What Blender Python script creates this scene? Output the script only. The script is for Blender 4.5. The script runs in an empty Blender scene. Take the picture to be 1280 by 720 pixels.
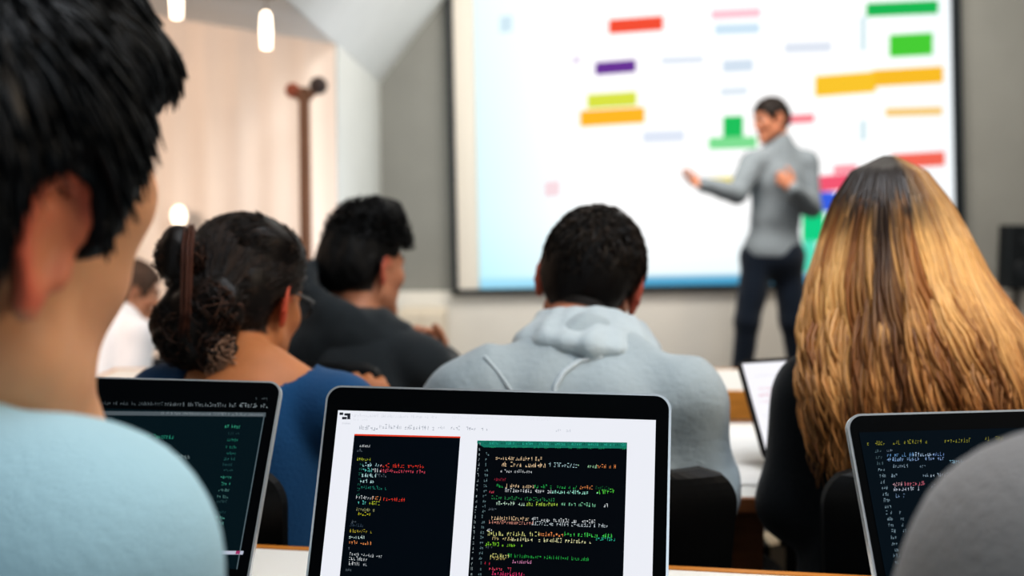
import bpy, math, random
import numpy as np
from mathutils import Vector
from mathutils.bvhtree import BVHTree

random.seed(7)
RNG = np.random.default_rng(7)
SC = bpy.context.scene
COL = SC.collection
SC.view_settings.view_transform = 'Standard'
SC.view_settings.look = 'Medium High Contrast'
SC.view_settings.exposure = -0.18

# ------------------------------------------------------------------ camera
F_PX, CAM_Z = 1400.0, 1.17
TH = math.atan(105 / 1400)
cam_d = bpy.data.cameras.new('camera')
cam = bpy.data.objects.new('camera', cam_d)
COL.objects.link(cam)
cam.location = (0, 0, CAM_Z)
cam.rotation_euler = (math.pi / 2 - TH, 0, 0)
cam_d.sensor_width = 36.0
cam_d.lens = 36.0 * F_PX / 1280
cam_d.dof.use_dof = True
cam_d.dof.focus_distance = 1.06
cam_d.dof.aperture_fstop = 3.7
cam_d.clip_start = 0.02
SC.camera = cam


def V(*a):
    return np.array(a, float)


def at(px, py, Y):
    """point of the room seen at a pixel, at depth Y"""
    u = (360 - py) / F_PX
    dy = math.cos(TH) + u * math.sin(TH)
    dz = -math.sin(TH) + u * math.cos(TH)
    t = Y / dy
    return V((px - 640) / F_PX * t, Y, CAM_Z + dz * t)


def ray(px, py):
    u = (360 - py) / F_PX
    d = V((px - 640) / F_PX, math.cos(TH) + u * math.sin(TH), -math.sin(TH) + u * math.cos(TH))
    return V(0, 0, CAM_Z), d / np.linalg.norm(d)


def unit(v):
    v = np.asarray(v, float)
    return v / (np.linalg.norm(v) + 1e-12)


# ------------------------------------------------------------------ materials
def lin(c):
    if isinstance(c, str):
        c = [int(c[i:i + 2], 16) / 255 for i in (0, 2, 4)]
    return tuple(x / 12.92 if x <= .04045 else ((x + .055) / 1.055) ** 2.4 for x in c[:3])


MATS = {}


def mat(name, col='808080', rough=.6, noise=0.0, nscale=8.0, bump=0.0, bscale=60.0, metal=0.0, spec=.4,
        emit=0.0, attr=False, sheen=0.0, sss=0.0, stretch=None, grad=None, coat=0.0):
    if name in MATS:
        return MATS[name]
    m = bpy.data.materials.new(name)
    m.use_nodes = True
    nt = m.node_tree
    N, L = nt.nodes, nt.links
    b = N['Principled BSDF']
    c = (*lin(col), 1)
    b.inputs['Base Color'].default_value = c
    b.inputs['Roughness'].default_value = rough
    b.inputs['Metallic'].default_value = metal
    b.inputs['Specular IOR Level'].default_value = spec
    b.inputs['Sheen Weight'].default_value = sheen
    b.inputs['Coat Weight'].default_value = coat
    if sss:
        b.inputs['Subsurface Weight'].default_value = sss
        b.inputs['Subsurface Radius'].default_value = (1.0, .3, .15)
        b.inputs['Subsurface Scale'].default_value = .012
    src = None
    if attr:
        a = N.new('ShaderNodeAttribute')
        a.attribute_name = 'Col'
        src = a.outputs['Color']
    if noise or bump:
        tc = N.new('ShaderNodeTexCoord')
        mp = N.new('ShaderNodeMapping')
        L.new(tc.outputs['Object'], mp.inputs['Vector'])
        if stretch:
            mp.inputs['Scale'].default_value = stretch
    if noise:
        nz = N.new('ShaderNodeTexNoise')
        nz.inputs['Scale'].default_value = nscale
        nz.inputs['Detail'].default_value = 5
        L.new(mp.outputs['Vector'], nz.inputs['Vector'])
        rp = N.new('ShaderNodeMapRange')
        rp.inputs['From Min'].default_value = .25
        rp.inputs['From Max'].default_value = .75
        rp.inputs['To Min'].default_value = 1 - noise
        rp.inputs['To Max'].default_value = 1 + noise
        L.new(nz.outputs['Fac'], rp.inputs['Value'])
        mx = N.new('ShaderNodeMix')
        mx.data_type = 'RGBA'
        mx.blend_type = 'MULTIPLY'
        mx.inputs[0].default_value = 1
        if src:
            L.new(src, mx.inputs[6])
        else:
            mx.inputs[6].default_value = c
        L.new(rp.outputs['Result'], mx.inputs[7])
        src = mx.outputs[2]
    if src:
        L.new(src, b.inputs['Base Color'])
    if bump:
        nb = N.new('ShaderNodeTexNoise')
        nb.inputs['Scale'].default_value = bscale
        nb.inputs['Detail'].default_value = 4
        L.new(mp.outputs['Vector'], nb.inputs['Vector'])
        bp = N.new('ShaderNodeBump')
        bp.inputs['Strength'].default_value = bump
        bp.inputs['Distance'].default_value = .004
        L.new(nb.outputs['Fac'], bp.inputs['Height'])
        L.new(bp.outputs['Normal'], b.inputs['Normal'])
    if emit:
        b.inputs['Emission Color'].default_value = c
        b.inputs['Emission Strength'].default_value = emit
    MATS[name] = m
    return m


def screen_mat(name, col, e=1.0):
    """a lit display pixel: emits its colour, black and glossy otherwise"""
    if name in MATS:
        return MATS[name]
    m = mat(name, col, rough=.6, spec=.0, emit=e)
    m.node_tree.nodes['Principled BSDF'].inputs['Base Color'].default_value = (.004, .004, .005, 1)
    return m


# ------------------------------------------------------------------ objects
BASE = {}


def thing(name, label, cat, loc=(0, 0, 0), group=None, rotz=0.0):
    o = bpy.data.objects.new(name, None)
    o.empty_display_size = .1
    COL.objects.link(o)
    o.location = loc
    o.rotation_euler = (0, 0, rotz)
    o['label'] = label
    o['category'] = cat
    if group:
        o['group'] = group
    BASE[o.name] = V(*loc)
    return o


def obj(name, vf, m, parent=None, smooth=False, colors=None, label=None, midx=None, bevel=0.0, kind=None):
    v, f = vf
    v = np.asarray(v, float)
    base = BASE.get(parent.name, V(0, 0, 0)) if parent else V(0, 0, 0)
    me = bpy.data.meshes.new(name)
    me.from_pydata((v - base).tolist(), [], [tuple(int(i) for i in q) for q in f])
    for mm in (m if isinstance(m, (list, tuple)) else [m]):
        me.materials.append(mm)
    if midx is not None:
        me.polygons.foreach_set('material_index', np.asarray(midx, np.int32))
    if smooth:
        me.polygons.foreach_set('use_smooth', np.ones(len(me.polygons), bool))
    if colors is not None:
        a = me.attributes.new('Col', 'FLOAT_COLOR', 'POINT')
        cc = np.ones((len(v), 4), np.float32)
        cc[:, :3] = colors
        a.data.foreach_set('color', cc.ravel())
    me.update()
    o = bpy.data.objects.new(name, me)
    COL.objects.link(o)
    if parent:
        o.parent = parent
        BASE[o.name] = base
    if label:
        o['label'] = label
    if kind:
        o['kind'] = kind
    if bevel:
        md = o.modifiers.new('bevel', 'BEVEL')
        md.width = bevel
        md.segments = 2
        md.limit_method = 'ANGLE'
    return o


def struct(name, vf, m, **k):
    return obj(name, vf, m, kind='structure', **k)


class MB:
    def __init__(s):
        s.v, s.f, s.mi = [], [], []

    def add(s, v, f, mi=0):
        n = len(s.v)
        s.v += [tuple(p) for p in v]
        s.f += [tuple(i + n for i in q) for q in f]
        s.mi += [mi] * len(f)
        return s

    def box(s, lo, hi, M=None, o=(0, 0, 0), mi=0):
        (a, b, c), (d, e, g) = lo, hi
        v = V(0, 0, 0) + np.array([(a, b, c), (d, b, c), (d, e, c), (a, e, c), (a, b, g), (d, b, g), (d, e, g), (a, e, g)], float)
        if M is not None:
            v = v @ np.asarray(M).T
        v = v + np.asarray(o, float)
        return s.add(v, [(0, 3, 2, 1), (4, 5, 6, 7), (0, 1, 5, 4), (1, 2, 6, 5), (2, 3, 7, 6), (3, 0, 4, 7)], mi)

    def tube(s, pts, rad, n=8, mi=0, cap=True):
        pts = np.asarray(pts, float)
        m = len(pts)
        rad = np.full(m, rad, float) if np.isscalar(rad) else np.asarray(rad, float)
        t = np.gradient(pts, axis=0)
        t /= np.linalg.norm(t, axis=1, keepdims=True) + 1e-12
        ref = V(0, 0, 1) if abs(t[0][2]) < .9 else V(1, 0, 0)
        u = np.cross(t, ref)
        u /= np.linalg.norm(u, axis=1, keepdims=True) + 1e-9
        w = np.cross(t, u)
        vs, fs = [], []
        for i in range(m):
            for k in range(n):
                a = 2 * math.pi * k / n
                vs.append(pts[i] + rad[i] * (math.cos(a) * u[i] + math.sin(a) * w[i]))
        for i in range(m - 1):
            for k in range(n):
                fs.append((i * n + k, i * n + (k + 1) % n, (i + 1) * n + (k + 1) % n, (i + 1) * n + k))
        if cap:
            fs.append(tuple(range(n - 1, -1, -1)))
            fs.append(tuple((m - 1) * n + k for k in range(n)))
        return s.add(vs, fs, mi)

    def lathe(s, prof, c=(0, 0, 0), n=24, mi=0):
        """profile [(radius, z)] about a vertical axis"""
        vs, fs = [], []
        for r, z in prof:
            for k in range(n):
                a = 2 * math.pi * k / n
                vs.append((c[0] + r * math.cos(a), c[1] + r * math.sin(a), c[2] + z))
        for i in range(len(prof) - 1):
            for k in range(n):
                fs.append((i * n + k, i * n + (k + 1) % n, (i + 1) * n + (k + 1) % n, (i + 1) * n + k))
        fs.append(tuple(range(n - 1, -1, -1)))
        fs.append(tuple((len(prof) - 1) * n + k for k in range(n)))
        return s.add(vs, fs, mi)

    def prism(s, poly, d, mi=0):
        """closed polygon (3-D points) pushed along vector d"""
        n = len(poly)
        p = np.asarray(poly, float)
        q = p + np.asarray(d, float)
        fs = [tuple(range(n)), tuple(2 * n - 1 - k for k in range(n))]
        fs += [(k, k + n, (k + 1) % n + n, (k + 1) % n) for k in range(n)]
        return s.add(np.vstack([p, q]), fs, mi)

    def vf(s):
        return s.v, s.f


def box(lo, hi, M=None, o=(0, 0, 0)):
    return MB().box(lo, hi, M, o).vf()


def rrect(w0, w1, h0, h1, r, n=6):
    pts = []
    for cx, cy, a0 in ((w1 - r, h1 - r, 0), (w0 + r, h1 - r, 90), (w0 + r, h0 + r, 180), (w1 - r, h0 + r, 270)):
        for k in range(n + 1):
            a = math.radians(a0 + 90 * k / n)
            pts.append((cx + r * math.cos(a), cy + r * math.sin(a)))
    return pts


# ------------------------------------------------------------------ implicit modelling (smooth unions, meshed by surface nets)
def _ell(X, Y, Z, c, r, R):
    dx, dy, dz = X - c[0], Y - c[1], Z - c[2]
    if R is not None:
        dx, dy, dz = (R[0, 0] * dx + R[1, 0] * dy + R[2, 0] * dz, R[0, 1] * dx + R[1, 1] * dy + R[2, 1] * dz,
                      R[0, 2] * dx + R[1, 2] * dy + R[2, 2] * dz)
    k0 = np.sqrt((dx / r[0]) ** 2 + (dy / r[1]) ** 2 + (dz / r[2]) ** 2)
    k1 = np.sqrt((dx / r[0] ** 2) ** 2 + (dy / r[1] ** 2) ** 2 + (dz / r[2] ** 2) ** 2) + 1e-6
    return k0 * (k0 - 1) / k1


def _cone(X, Y, Z, a, b, ra, rb):
    d = b - a
    L2 = float(d @ d) + 1e-9
    dx, dy, dz = X - a[0], Y - a[1], Z - a[2]
    t = np.clip((dx * d[0] + dy * d[1] + dz * d[2]) / L2, 0, 1)
    return np.sqrt((dx - t * d[0]) ** 2 + (dy - t * d[1]) ** 2 + (dz - t * d[2]) ** 2) - (ra + (rb - ra) * t)


def E(c, r, k=.02, R=None, op='+'):
    return ('e', np.asarray(c, float), np.asarray(r, float), R, k, op)


def C(a, b, ra, rb=None, k=.02, op='+'):
    return ('c', np.asarray(a, float), np.asarray(b, float), ra, ra if rb is None else rb, k, op)


def sdf_mesh(prims, res=.006, infl=0.0, post=None, pad=.02):
    los, his = [], []
    for p in prims:
        if p[-1] == '-':
            continue
        if p[0] == 'e':
            R_ = max(p[2])
            los.append(p[1] - R_); his.append(p[1] + R_)
        else:
            los.append(np.minimum(p[1] - p[3], p[2] - p[4])); his.append(np.maximum(p[1] + p[3], p[2] + p[4]))
    lo = np.min(los, 0) - infl - pad
    hi = np.max(his, 0) + infl + pad
    n = np.ceil((hi - lo) / res).astype(int) + 2
    ax = [np.float32(lo[i]) + np.arange(n[i], dtype=np.float32) * np.float32(res) for i in range(3)]
    D = np.full(tuple(n), .2, np.float32)
    for p in prims:
        k, op = p[-2], p[-1]
        m = k + infl + 4 * res
        if p[0] == 'e':
            rr = max(p[2]); a, b = p[1] - rr - m, p[1] + rr + m
        else:
            a = np.minimum(p[1] - p[3], p[2] - p[4]) - m
            b = np.maximum(p[1] + p[3], p[2] + p[4]) + m
        i0 = np.clip(np.floor((a - lo) / res).astype(int), 0, n)
        i1 = np.clip(np.ceil((b - lo) / res).astype(int) + 1, 0, n)
        if np.any(i1 <= i0):
            continue
        sl = tuple(slice(i0[i], i1[i]) for i in range(3))
        X, Y, Z = ax[0][sl[0]][:, None, None], ax[1][sl[1]][None, :, None], ax[2][sl[2]][None, None, :]
        d = _ell(X, Y, Z, p[1], p[2], p[3]) if p[0] == 'e' else _cone(X, Y, Z, p[1], p[2], p[3], p[4])
        d = d.astype(np.float32)
        cur = D[sl]
        if op == '+':
            d = d - infl
            h = np.maximum(k - np.abs(cur - d), 0) / max(k, 1e-6)
            D[sl] = np.minimum(cur, d) - h * h * k * .25
        else:
            d = -d
            h = np.maximum(k - np.abs(cur - d), 0) / max(k, 1e-6)
            D[sl] = np.maximum(cur, d) + h * h * k * .25
    if post:
        D = post(D, ax[0][:, None, None], ax[1][None, :, None], ax[2][None, None, :])
    D[0], D[-1], D[:, 0], D[:, -1], D[:, :, 0], D[:, :, -1] = .2, .2, .2, .2, .2, .2
    return surface_nets(D, lo, res)


def surface_nets(D, lo, res):
    S = D < 0
    n = D.shape
    cnt = np.zeros((n[0] - 1, n[1] - 1, n[2] - 1), np.int8)
    for i in (0, 1):
        for j in (0, 1):
            for k in (0, 1):
                cnt += S[i:n[0] - 1 + i, j:n[1] - 1 + j, k:n[2] - 1 + k]
    act = (cnt > 0) & (cnt < 8)
    idx = np.argwhere(act)
    ids = np.full(act.shape, -1, np.int64)
    ids[act] = np.arange(len(idx))
    corner = np.array([(i, j, k) for i in (0, 1) for j in (0, 1) for k in (0, 1)])
    vals = np.stack([D[idx[:, 0] + c[0], idx[:, 1] + c[1], idx[:, 2] + c[2]] for c in corner], 1)
    acc = np.zeros((len(idx), 3)); num = np.zeros(len(idx))
    for a in range(8):
        for b in range(a + 1, 8):
            if np.abs(corner[a] - corner[b]).sum() != 1:
                continue
            va, vb = vals[:, a], vals[:, b]
            cr = (va < 0) != (vb < 0)
            t = np.where(cr, va / np.where(cr, va - vb, 1), 0)
            p = corner[a] + t[:, None] * (corner[b] - corner[a])
            acc += p * cr[:, None]; num += cr
    verts = lo + res * (idx + acc / num[:, None])
    faces = []
    for axis in range(3):
        sl0 = [slice(None)] * 3; sl1 = [slice(None)] * 3
        sl0[axis] = slice(0, n[axis] - 1); sl1[axis] = slice(1, n[axis])
        A, B = S[tuple(sl0)], S[tuple(sl1)]
        e = np.argwhere(A != B)
        u, w = [(1, 2), (2, 0), (0, 1)][axis]
        ok = (e[:, u] > 0) & (e[:, w] > 0) & (e[:, u] < n[u] - 1) & (e[:, w] < n[w] - 1)
        e = e[ok]
        flip = A[e[:, 0], e[:, 1], e[:, 2]]

        def cid(du, dw):
            q = e.copy()
            q[:, u] -= du; q[:, w] -= dw
            return ids[q[:, 0], q[:, 1], q[:, 2]]
        q = np.stack([cid(1, 1), cid(0, 1), cid(0, 0), cid(1, 0)], 1)
        q[~flip] = q[~flip][:, ::-1]
        faces.append(q)
    return verts, np.vstack(faces)


def wob(X, Y, Z, s, seed=0):
    """smooth pseudo-noise"""
    a = seed * 1.7
    return (np.sin(X * s + 1.3 * np.sin(Y * s * .7 + a) + a) + np.sin(Y * s * 1.1 + 1.7 * np.sin(Z * s * .6 + a * 2) + 2 * a)
            + np.sin(Z * s * .9 + 1.5 * np.sin(X * s * .8 - a) - a)) / 3


def folds(amp, s=28, seed=0, fine=.3):
    def f(D, X, Y, Z):
        return D + np.float32(amp) * (wob(X, Y, Z, s, seed) + fine * wob(X, Y, Z, s * 2.3, seed + 3)).astype(np.float32)
    return f


def creases(amp, s=40, seed=0):
    def f(D, X, Y, Z):
        w_ = wob(X, Y * .7, Z * .8, s, seed)
        return D + np.float32(amp) * (np.abs(w_) * 1.6 - .5 + .25 * wob(X, Y, Z, s * 2.1, seed + 2)).astype(np.float32)
    return f


# ------------------------------------------------------------------ people
def rot_head(yaw, pitch, roll):
    """columns: right, forward, up.  yaw clockwise from +Y, pitch down, roll clockwise seen from behind (degrees)"""
    y, p, r = map(math.radians, (yaw, pitch, roll))
    fw = V(math.sin(y) * math.cos(p), math.cos(y) * math.cos(p), -math.sin(p))
    rt0 = V(math.cos(y), -math.sin(y), 0)
    up0 = np.cross(rt0, fw)
    rt = rt0 * math.cos(r) - up0 * math.sin(r)
    up = up0 * math.cos(r) + rt0 * math.sin(r)
    return np.stack([rt, fw, up], 1)


def head_prims(c, R, s=1.0, ear=1.0, flare=24, etilt=-14):
    P = lambda x, y, z: c + R @ (V(x, y, z) * s)
    e = lambda x, y, z, a, b, d, k=.02, op='+', Q=None: E(P(x, y, z), V(a, b, d) * s, k * s, R if Q is None else R @ Q, op)
    pr = [e(0, -.012, .032, .074, .096, .086), e(0, .03, -.03, .060, .062, .085, .03), e(0, -.06, .0, .062, .045, .07, .03)]
    for q in (-1, 1):
        pr.append(C(P(q * .052, .0, -.055), P(q * .012, .072, -.098), .02 * s, .016 * s, .03 * s))
        pr.append(e(q * .041, .058, -.015, .020, .022, .02, .025))
        pr.append(C(P(q * .012, .090, .030), P(q * .05, .066, .028), .009 * s, .008 * s, .015 * s))
    pr.append(e(0, .082, -.1, .02, .016, .015, .02))
    for q in (-1, 1):
        pr.append(e(q * .031, .1, .012, .016, .012, .010, .012, '-'))
        pr.append(e(q * .031, .077, .012, .0125, .0125, .0115, .003))
    pr.append(C(P(0, .09, .018), P(0, .108, -.02), .008 * s, .0105 * s, .012 * s))
    for q in (-1, 1):
        pr.append(e(q * .011, .1, -.024, .0085, .009, .007, .006))
    pr.append(e(0, .092, -.056, .023, .010, .0055, .006)); pr.append(e(0, .0905, -.066, .02, .010, .006, .006))
    for q in (-1, 1):
        a = q * math.radians(flare)
        Q = np.array([[math.cos(a), -math.sin(a), 0], [math.sin(a), math.cos(a), 0], [0, 0, 1]])
        t = math.radians(etilt)
        Q = Q @ np.array([[1, 0, 0], [0, math.cos(t), -math.sin(t)], [0, math.sin(t), math.cos(t)]])
        o = lambda y, z, x=0: c + R @ (s * (V(q * .080, -.012, -.004) + ear * (Q @ V(q * x, y, z))))
        pr.append(E(o(0, 0), V(.0062, .0185, .029) * s * ear, .006 * s, R @ Q))
        # helix rim and lobe around the shell
        ring = [(.012, .012), (.012, .026), (.002, .033), (-.012, .031), (-.02, .018), (-.021, .002), (-.015, -.014), (-.006, -.026)]
        for (y0, z0), (y1, z1) in zip(ring[:-1], ring[1:]):
            pr.append(C(o(y0, z0, .005), o(y1, z1, .005), .0046 * s * ear, None, .003 * s))
        pr.append(E(o(.002, -.030, .001), V(.005, .009, .010) * s * ear, .005 * s, R @ Q))
        pr.append(E(o(.002, -.001, .0085), V(.0075, .0115, .019) * s * ear, .003 * s, R @ Q, '-'))
        pr.append(C(o(.0135, -.006, .002), o(.012, -.014, .002), .005 * s * ear, None, .004 * s))
    return pr


def hand_prims(W, d, n, q=1, curl=(.5, .5, .5, .5), s=1.0, thumb=.6):
    """W wrist, d along the fingers, n out of the palm, q=+1/-1 which side the thumb leaves"""
    d = unit(d); n = unit(n - d * (n @ d)); t = q * np.cross(d, n)
    M = np.stack([t, d, n], 1)
    pr = [E(W + d * .048 * s, V(.040, .052, .0155) * s, .014, M), C(W, W + d * .02 * s, .024 * s, .024 * s, .02)]
    for i, (o, L) in enumerate(((.030, .072), (.0105, .080), (-.0095, .074), (-.0285, .058))):
        p = W + (d * (.088 - .008 * abs(i - 1)) + t * o) * s
        a = .12
        dirv = unit(d + t * o * 1.6)
        rad = (.0095, .0098, .0092, .0082)[i] * s
        for fr in (.46, .31, .23):
            a += curl[i] * (1.0 if fr == .46 else 1.25)
            g = dirv * math.cos(a) + n * math.sin(a)
            e2 = p + g * L * fr * s
            pr.append(C(p, e2, rad, rad * .92, .0045))
            p, rad = e2, rad * .92
    p = W + (d * .022 + t * .026 + n * .006) * s
    for L, g, r in ((.042, unit(t * .8 + d * .75 + n * .3 * thumb), .0125), (.032, unit(t * .45 + d + n * .5 * thumb), .0105),
                    (.026, unit(t * .2 + d + n * .6 * thumb), .0095)):
        e2 = p + g * L * s
        pr.append(C(p, e2, r * s, r * .92 * s, .006)); p = e2
    return pr


def ik(S, W, l1, l2, pole):
    d = W - S
    L = min(np.linalg.norm(d), (l1 + l2) * .999)
    u = unit(d)
    a = (l1 * l1 - l2 * l2 + L * L) / (2 * L)
    h = math.sqrt(max(l1 * l1 - a * a, 0))
    p = unit(pole - u * (pole @ u))
    return S + u * a + p * h


def torso_prims(J, g=1.0, bust=0.0):
    """pelvis -> neck base"""
    P, N, sl, sr = J['pelvis'], J['neck'], J['sh'][0], J['sh'][1]
    up = unit(N - P)
    rt = unit(sr - sl); rt = unit(rt - up * (rt @ up))
    fw = unit(np.cross(up, rt))
    M = np.stack([rt, fw, up], 1)
    L = np.linalg.norm(N - P)
    hw = np.linalg.norm(sr - sl) / 2
    pr = [E(P + up * .02, V(.165 * g, .125 * g, .12), .05, M), E(P + up * L * .35, V(.135 * g, .105 * g, .16), .06, M),
          E(P + up * L * .68 - fw * .005, V(max(hw * .86, .125), .118 * g, .17), .06, M)]
    mid = (sl + sr) / 2
    pr.append(C(sl + rt * .01, sr - rt * .01, .05 * g, None, .03))
    for q in (sl, sr):
        pr.append(C(N + up * .01 + (q - mid) * .15, q - (q - mid) * .12, .036 * g, .044 * g, .03))
    if bust:
        for q in (-1, 1):
            pr.append(E(P + up * L * .62 + fw * .085 + rt * q * .075, V(.065, .06, .06) * bust, .04, M))
    return pr, M


def arm_prims(J, i, g=1.0, to=1.0):
    S, Eb, W = J['sh'][i], J['el'][i], J['wr'][i]
    return [C(S, Eb, .052 * g, .040 * g, .03), C(Eb, Eb + (W - Eb) * to, .041 * g, .040 * g - .012 * to * g, .025)]


def leg_prims(J, g=1.0, foot=True):
    pr = []
    for i in (0, 1):
        H, K, A = J['hip'][i], J['knee'][i], J['ank'][i]
        pr += [C(H, K, .082 * g, .055 * g, .04), C(K, A, .054 * g, .036 * g, .03), E(K + (A - K) * .3, V(.052, .056, .1) * g, .03)]
        if foot:
            T = J['toe'][i]
            pr += [C(A + V(0, 0, -.03), T, .034, .026, .03)]
    return pr


def complete(J, yaw, seated=True, hip_w=.09):
    """fills in elbows, legs"""
    y = math.radians(yaw)
    f, r = V(math.sin(y), math.cos(y), 0), V(math.cos(y), -math.sin(y), 0)
    J['f'], J['r'] = f, r
    if 'sh' not in J:
        hw, dz = J.get('hw', .17), J.get('drop', .06)
        J['sh'] = [J['neck'] - r * hw - V(0, 0, dz), J['neck'] + r * hw - V(0, 0, dz)]
    el = J.get('el', [None, None])
    J['el'] = [el[i] if el[i] is not None else ik(J['sh'][i], J['wr'][i], .285, .25, J.get('pole', V(0, 0, -1)) + r * (.7 if i else -.7) - f * .3)
               for i in (0, 1)]
    if 'hip' not in J:
        P = J['pelvis']
        J['hip'] = [P + r * q * hip_w + V(0, 0, -.02) for q in (-1, 1)]
        J['knee'] = [h + f * .40 + r * q * .04 + V(0, 0, .0) for h, q in zip(J['hip'], (-1, 1))]
        for k in J['knee']:
            k[2] = max(.47, J['pelvis'][2] - .03)
        J['ank'] = [V(k[0], k[1], .09) + f * .02 for k in J['knee']]
        J['toe'] = [a + f * .13 + V(0, 0, -.055) for a in J['ank']]
    return J


def skin_colors(v, c, R, s, base, lip, dark, ear_red=None, hair=None):
    p = (np.asarray(v) - c) @ R / s
    col = np.tile(np.array(lin(base)), (len(p), 1))
    n = .06 * wob(p[:, 0], p[:, 1], p[:, 2], 60, 2)
    col *= (1 + n)[:, None]

    def blend(mask, cc, a=1.0):
        m = np.clip(mask, 0, 1)[:, None] * a
        col[:] = col * (1 - m) + np.array(lin(cc)) * m
    lipd = ((p[:, 0] / .025) ** 2 + ((p[:, 2] + .061) / .010) ** 2)
    blend((1.3 - lipd) * 3 * (p[:, 1] > .085), lip, .8)
    ck = ((np.abs(p[:, 0]) - .045) / .03) ** 2 + ((p[:, 2] + .03) / .03) ** 2
    blend((1 - ck) * (p[:, 1] > .03), lip, .18)
    for q in (-1, 1):
        ed = np.hypot(p[:, 0] - q * .031, (p[:, 2] - .012) * 1.5)
        fr = p[:, 1] > .07
        blend((.0125 - ed) * 600 * fr, 'e8e2dc')
        blend((.0055 - np.hypot(p[:, 0] - q * .031, p[:, 2] - .012)) * 1500 * fr, '1a120e')
        blend((.0035 - np.abs(p[:, 2] - .0195 + (np.abs(p[:, 0]) - .031) ** 2 * 20)) * 900 * (np.abs(np.abs(p[:, 0]) - .033) < .017) * fr, dark)
        blend((.0055 - np.abs(p[:, 2] - .036 + (np.abs(p[:, 0]) - .035) ** 2 * 6)) * 500 * (np.abs(np.abs(p[:, 0]) - .034) < .024) * (p[:, 1] > .05), dark)
    if ear_red:  # reddens the ears; on the foreground head a painted glow of back light
        blend((np.abs(p[:, 0]) - .076) * 120 * (np.abs(p[:, 1] + .015) < .045) * (np.abs(p[:, 2] + .002) < .05), ear_red, .55)
        rim = np.hypot((p[:, 1] + .012) / .019, (p[:, 2] + .001) / .030)
        blend((np.abs(p[:, 0]) - .076) * 120 * (rim > .75) * (rim < 1.6) * np.clip((rim - .75) * 3, 0, 1) * (p[:, 2] > -.032), ear_red, .8)
    if hair:   # scalp under the hair
        zl = np.interp(p[:, 1], [-.12, -.03, 0, .03, .055, .075, .1], [-.06, -.055, .03, .03, .045, .075, .08])
        blend((p[:, 2] - zl) * 200 * (np.abs(p[:, 0]) < .078), hair)
    return col


def hair_cap(c, R, s, thick, line, front=.02, prims=(), disp=.004, dscale=70, res=.005, sq=1.0):
    """hair volume on the skull; line = [(y, z)] hairline in head space"""
    P = lambda x, y, z: c + R @ (V(x, y, z) * s)
    pr = [E(P(0, -.014, .034), V(.074 + thick, .097 + thick, .088 + thick * 1.1) * s, .02, R),
          E(P(0, -.062, .0), V(.064 + thick * .8, .046 + thick, .078) * s, .03, R)]
    pr += list(prims)
    ys, zs = zip(*line)

    def post(D, X, Y, Z):
        lx, ly, lz = X - c[0], Y - c[1], Z - c[2]
        y = (R[0, 1] * lx + R[1, 1] * ly + R[2, 1] * lz) / s
        z = (R[0, 2] * lx + R[1, 2] * ly + R[2, 2] * lz) / s
        x = (R[0, 0] * lx + R[1, 0] * ly + R[2, 0] * lz) / s
        h = (np.interp(y, ys, zs) - z) * .7 * s
        D = D + disp * (wob(x * 1.6, y, z * .5, dscale, 1) + .5 * wob(x * 2, y, z * .6, dscale * 2.1, 5))
        k = .012
        hh = np.maximum(k - np.abs(D - h), 0) / k
        return (np.maximum(D, h) + hh * hh * k * .25).astype(np.float32)
    return sdf_mesh(pr, res, 0, post)


def surf_tufts(st, vf, c, R, s, sel, flow, n, length, r, c0, c1, lift=.3, seed=1, drop=.1):
    """locks lying over a hair volume where sel(local point) holds"""
    v = np.asarray(vf[0]); f = np.asarray(vf[1])
    nr = np.zeros_like(v)
    fn = np.cross(v[f[:, 2]] - v[f[:, 0]], v[f[:, 3]] - v[f[:, 1]])
    for k in range(4):
        np.add.at(nr, f[:, k], fn)
    nr /= np.linalg.norm(nr, axis=1, keepdims=True) + 1e-12
    rg = np.random.default_rng(seed)
    loc = (v - c) @ R / s
    ok = np.flatnonzero([sel(p) for p in loc])
    for i in rg.choice(ok, n):
        nn = nr[i]
        fl = R @ (np.asarray(flow(loc[i]), float) + rg.normal(size=3) * .18)
        fl = unit(fl - nn * (fl @ nn))
        L = length * rg.uniform(.6, 1.2)
        a = rg.uniform(0, 1) ** 2
        pts = [v[i] - nn * .002 + fl * L * t + nn * L * lift * t * (1 - t) - V(0, 0, drop * L) * t * t for t in np.linspace(0, 1, 5)]
        st.add(np.array(pts), r * rg.uniform(.7, 1.3), np.array(lin(c0)) * (1 - a) + np.array(lin(c1)) * a)


class Strands:
    """tapered hair locks gathered in one mesh, coloured per point"""

    def __init__(s):
        s.mb, s.col = MB(), []

    def add(s, pts, r, cols, n=4):
        m = len(pts)
        rad = r * np.sqrt(np.clip(1.02 - np.linspace(0, 1, m) ** 3, .02, 1))
        s.mb.tube(pts, rad, n)
        cols = np.asarray(cols, float)
        if cols.ndim == 1:
            cols = np.tile(cols, (m, 1))
        s.col.append(np.repeat(cols, n, 0))

    def mesh(s, extra=None, extra_col=None):
        v, f = list(s.mb.v), list(s.mb.f)
        cc = np.vstack(s.col) if s.col else np.zeros((0, 3))
        if extra is not None:
            n = len(v)
            ev, ef = extra
            v = np.vstack([np.array(v).reshape(-1, 3), ev])
            f = f + [tuple(int(i) + n for i in q) for q in ef]
            cc = np.vstack([cc, extra_col if np.ndim(extra_col) == 2 else np.tile(np.array(extra_col), (len(ev), 1))])
        return (v, f), cc


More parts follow.
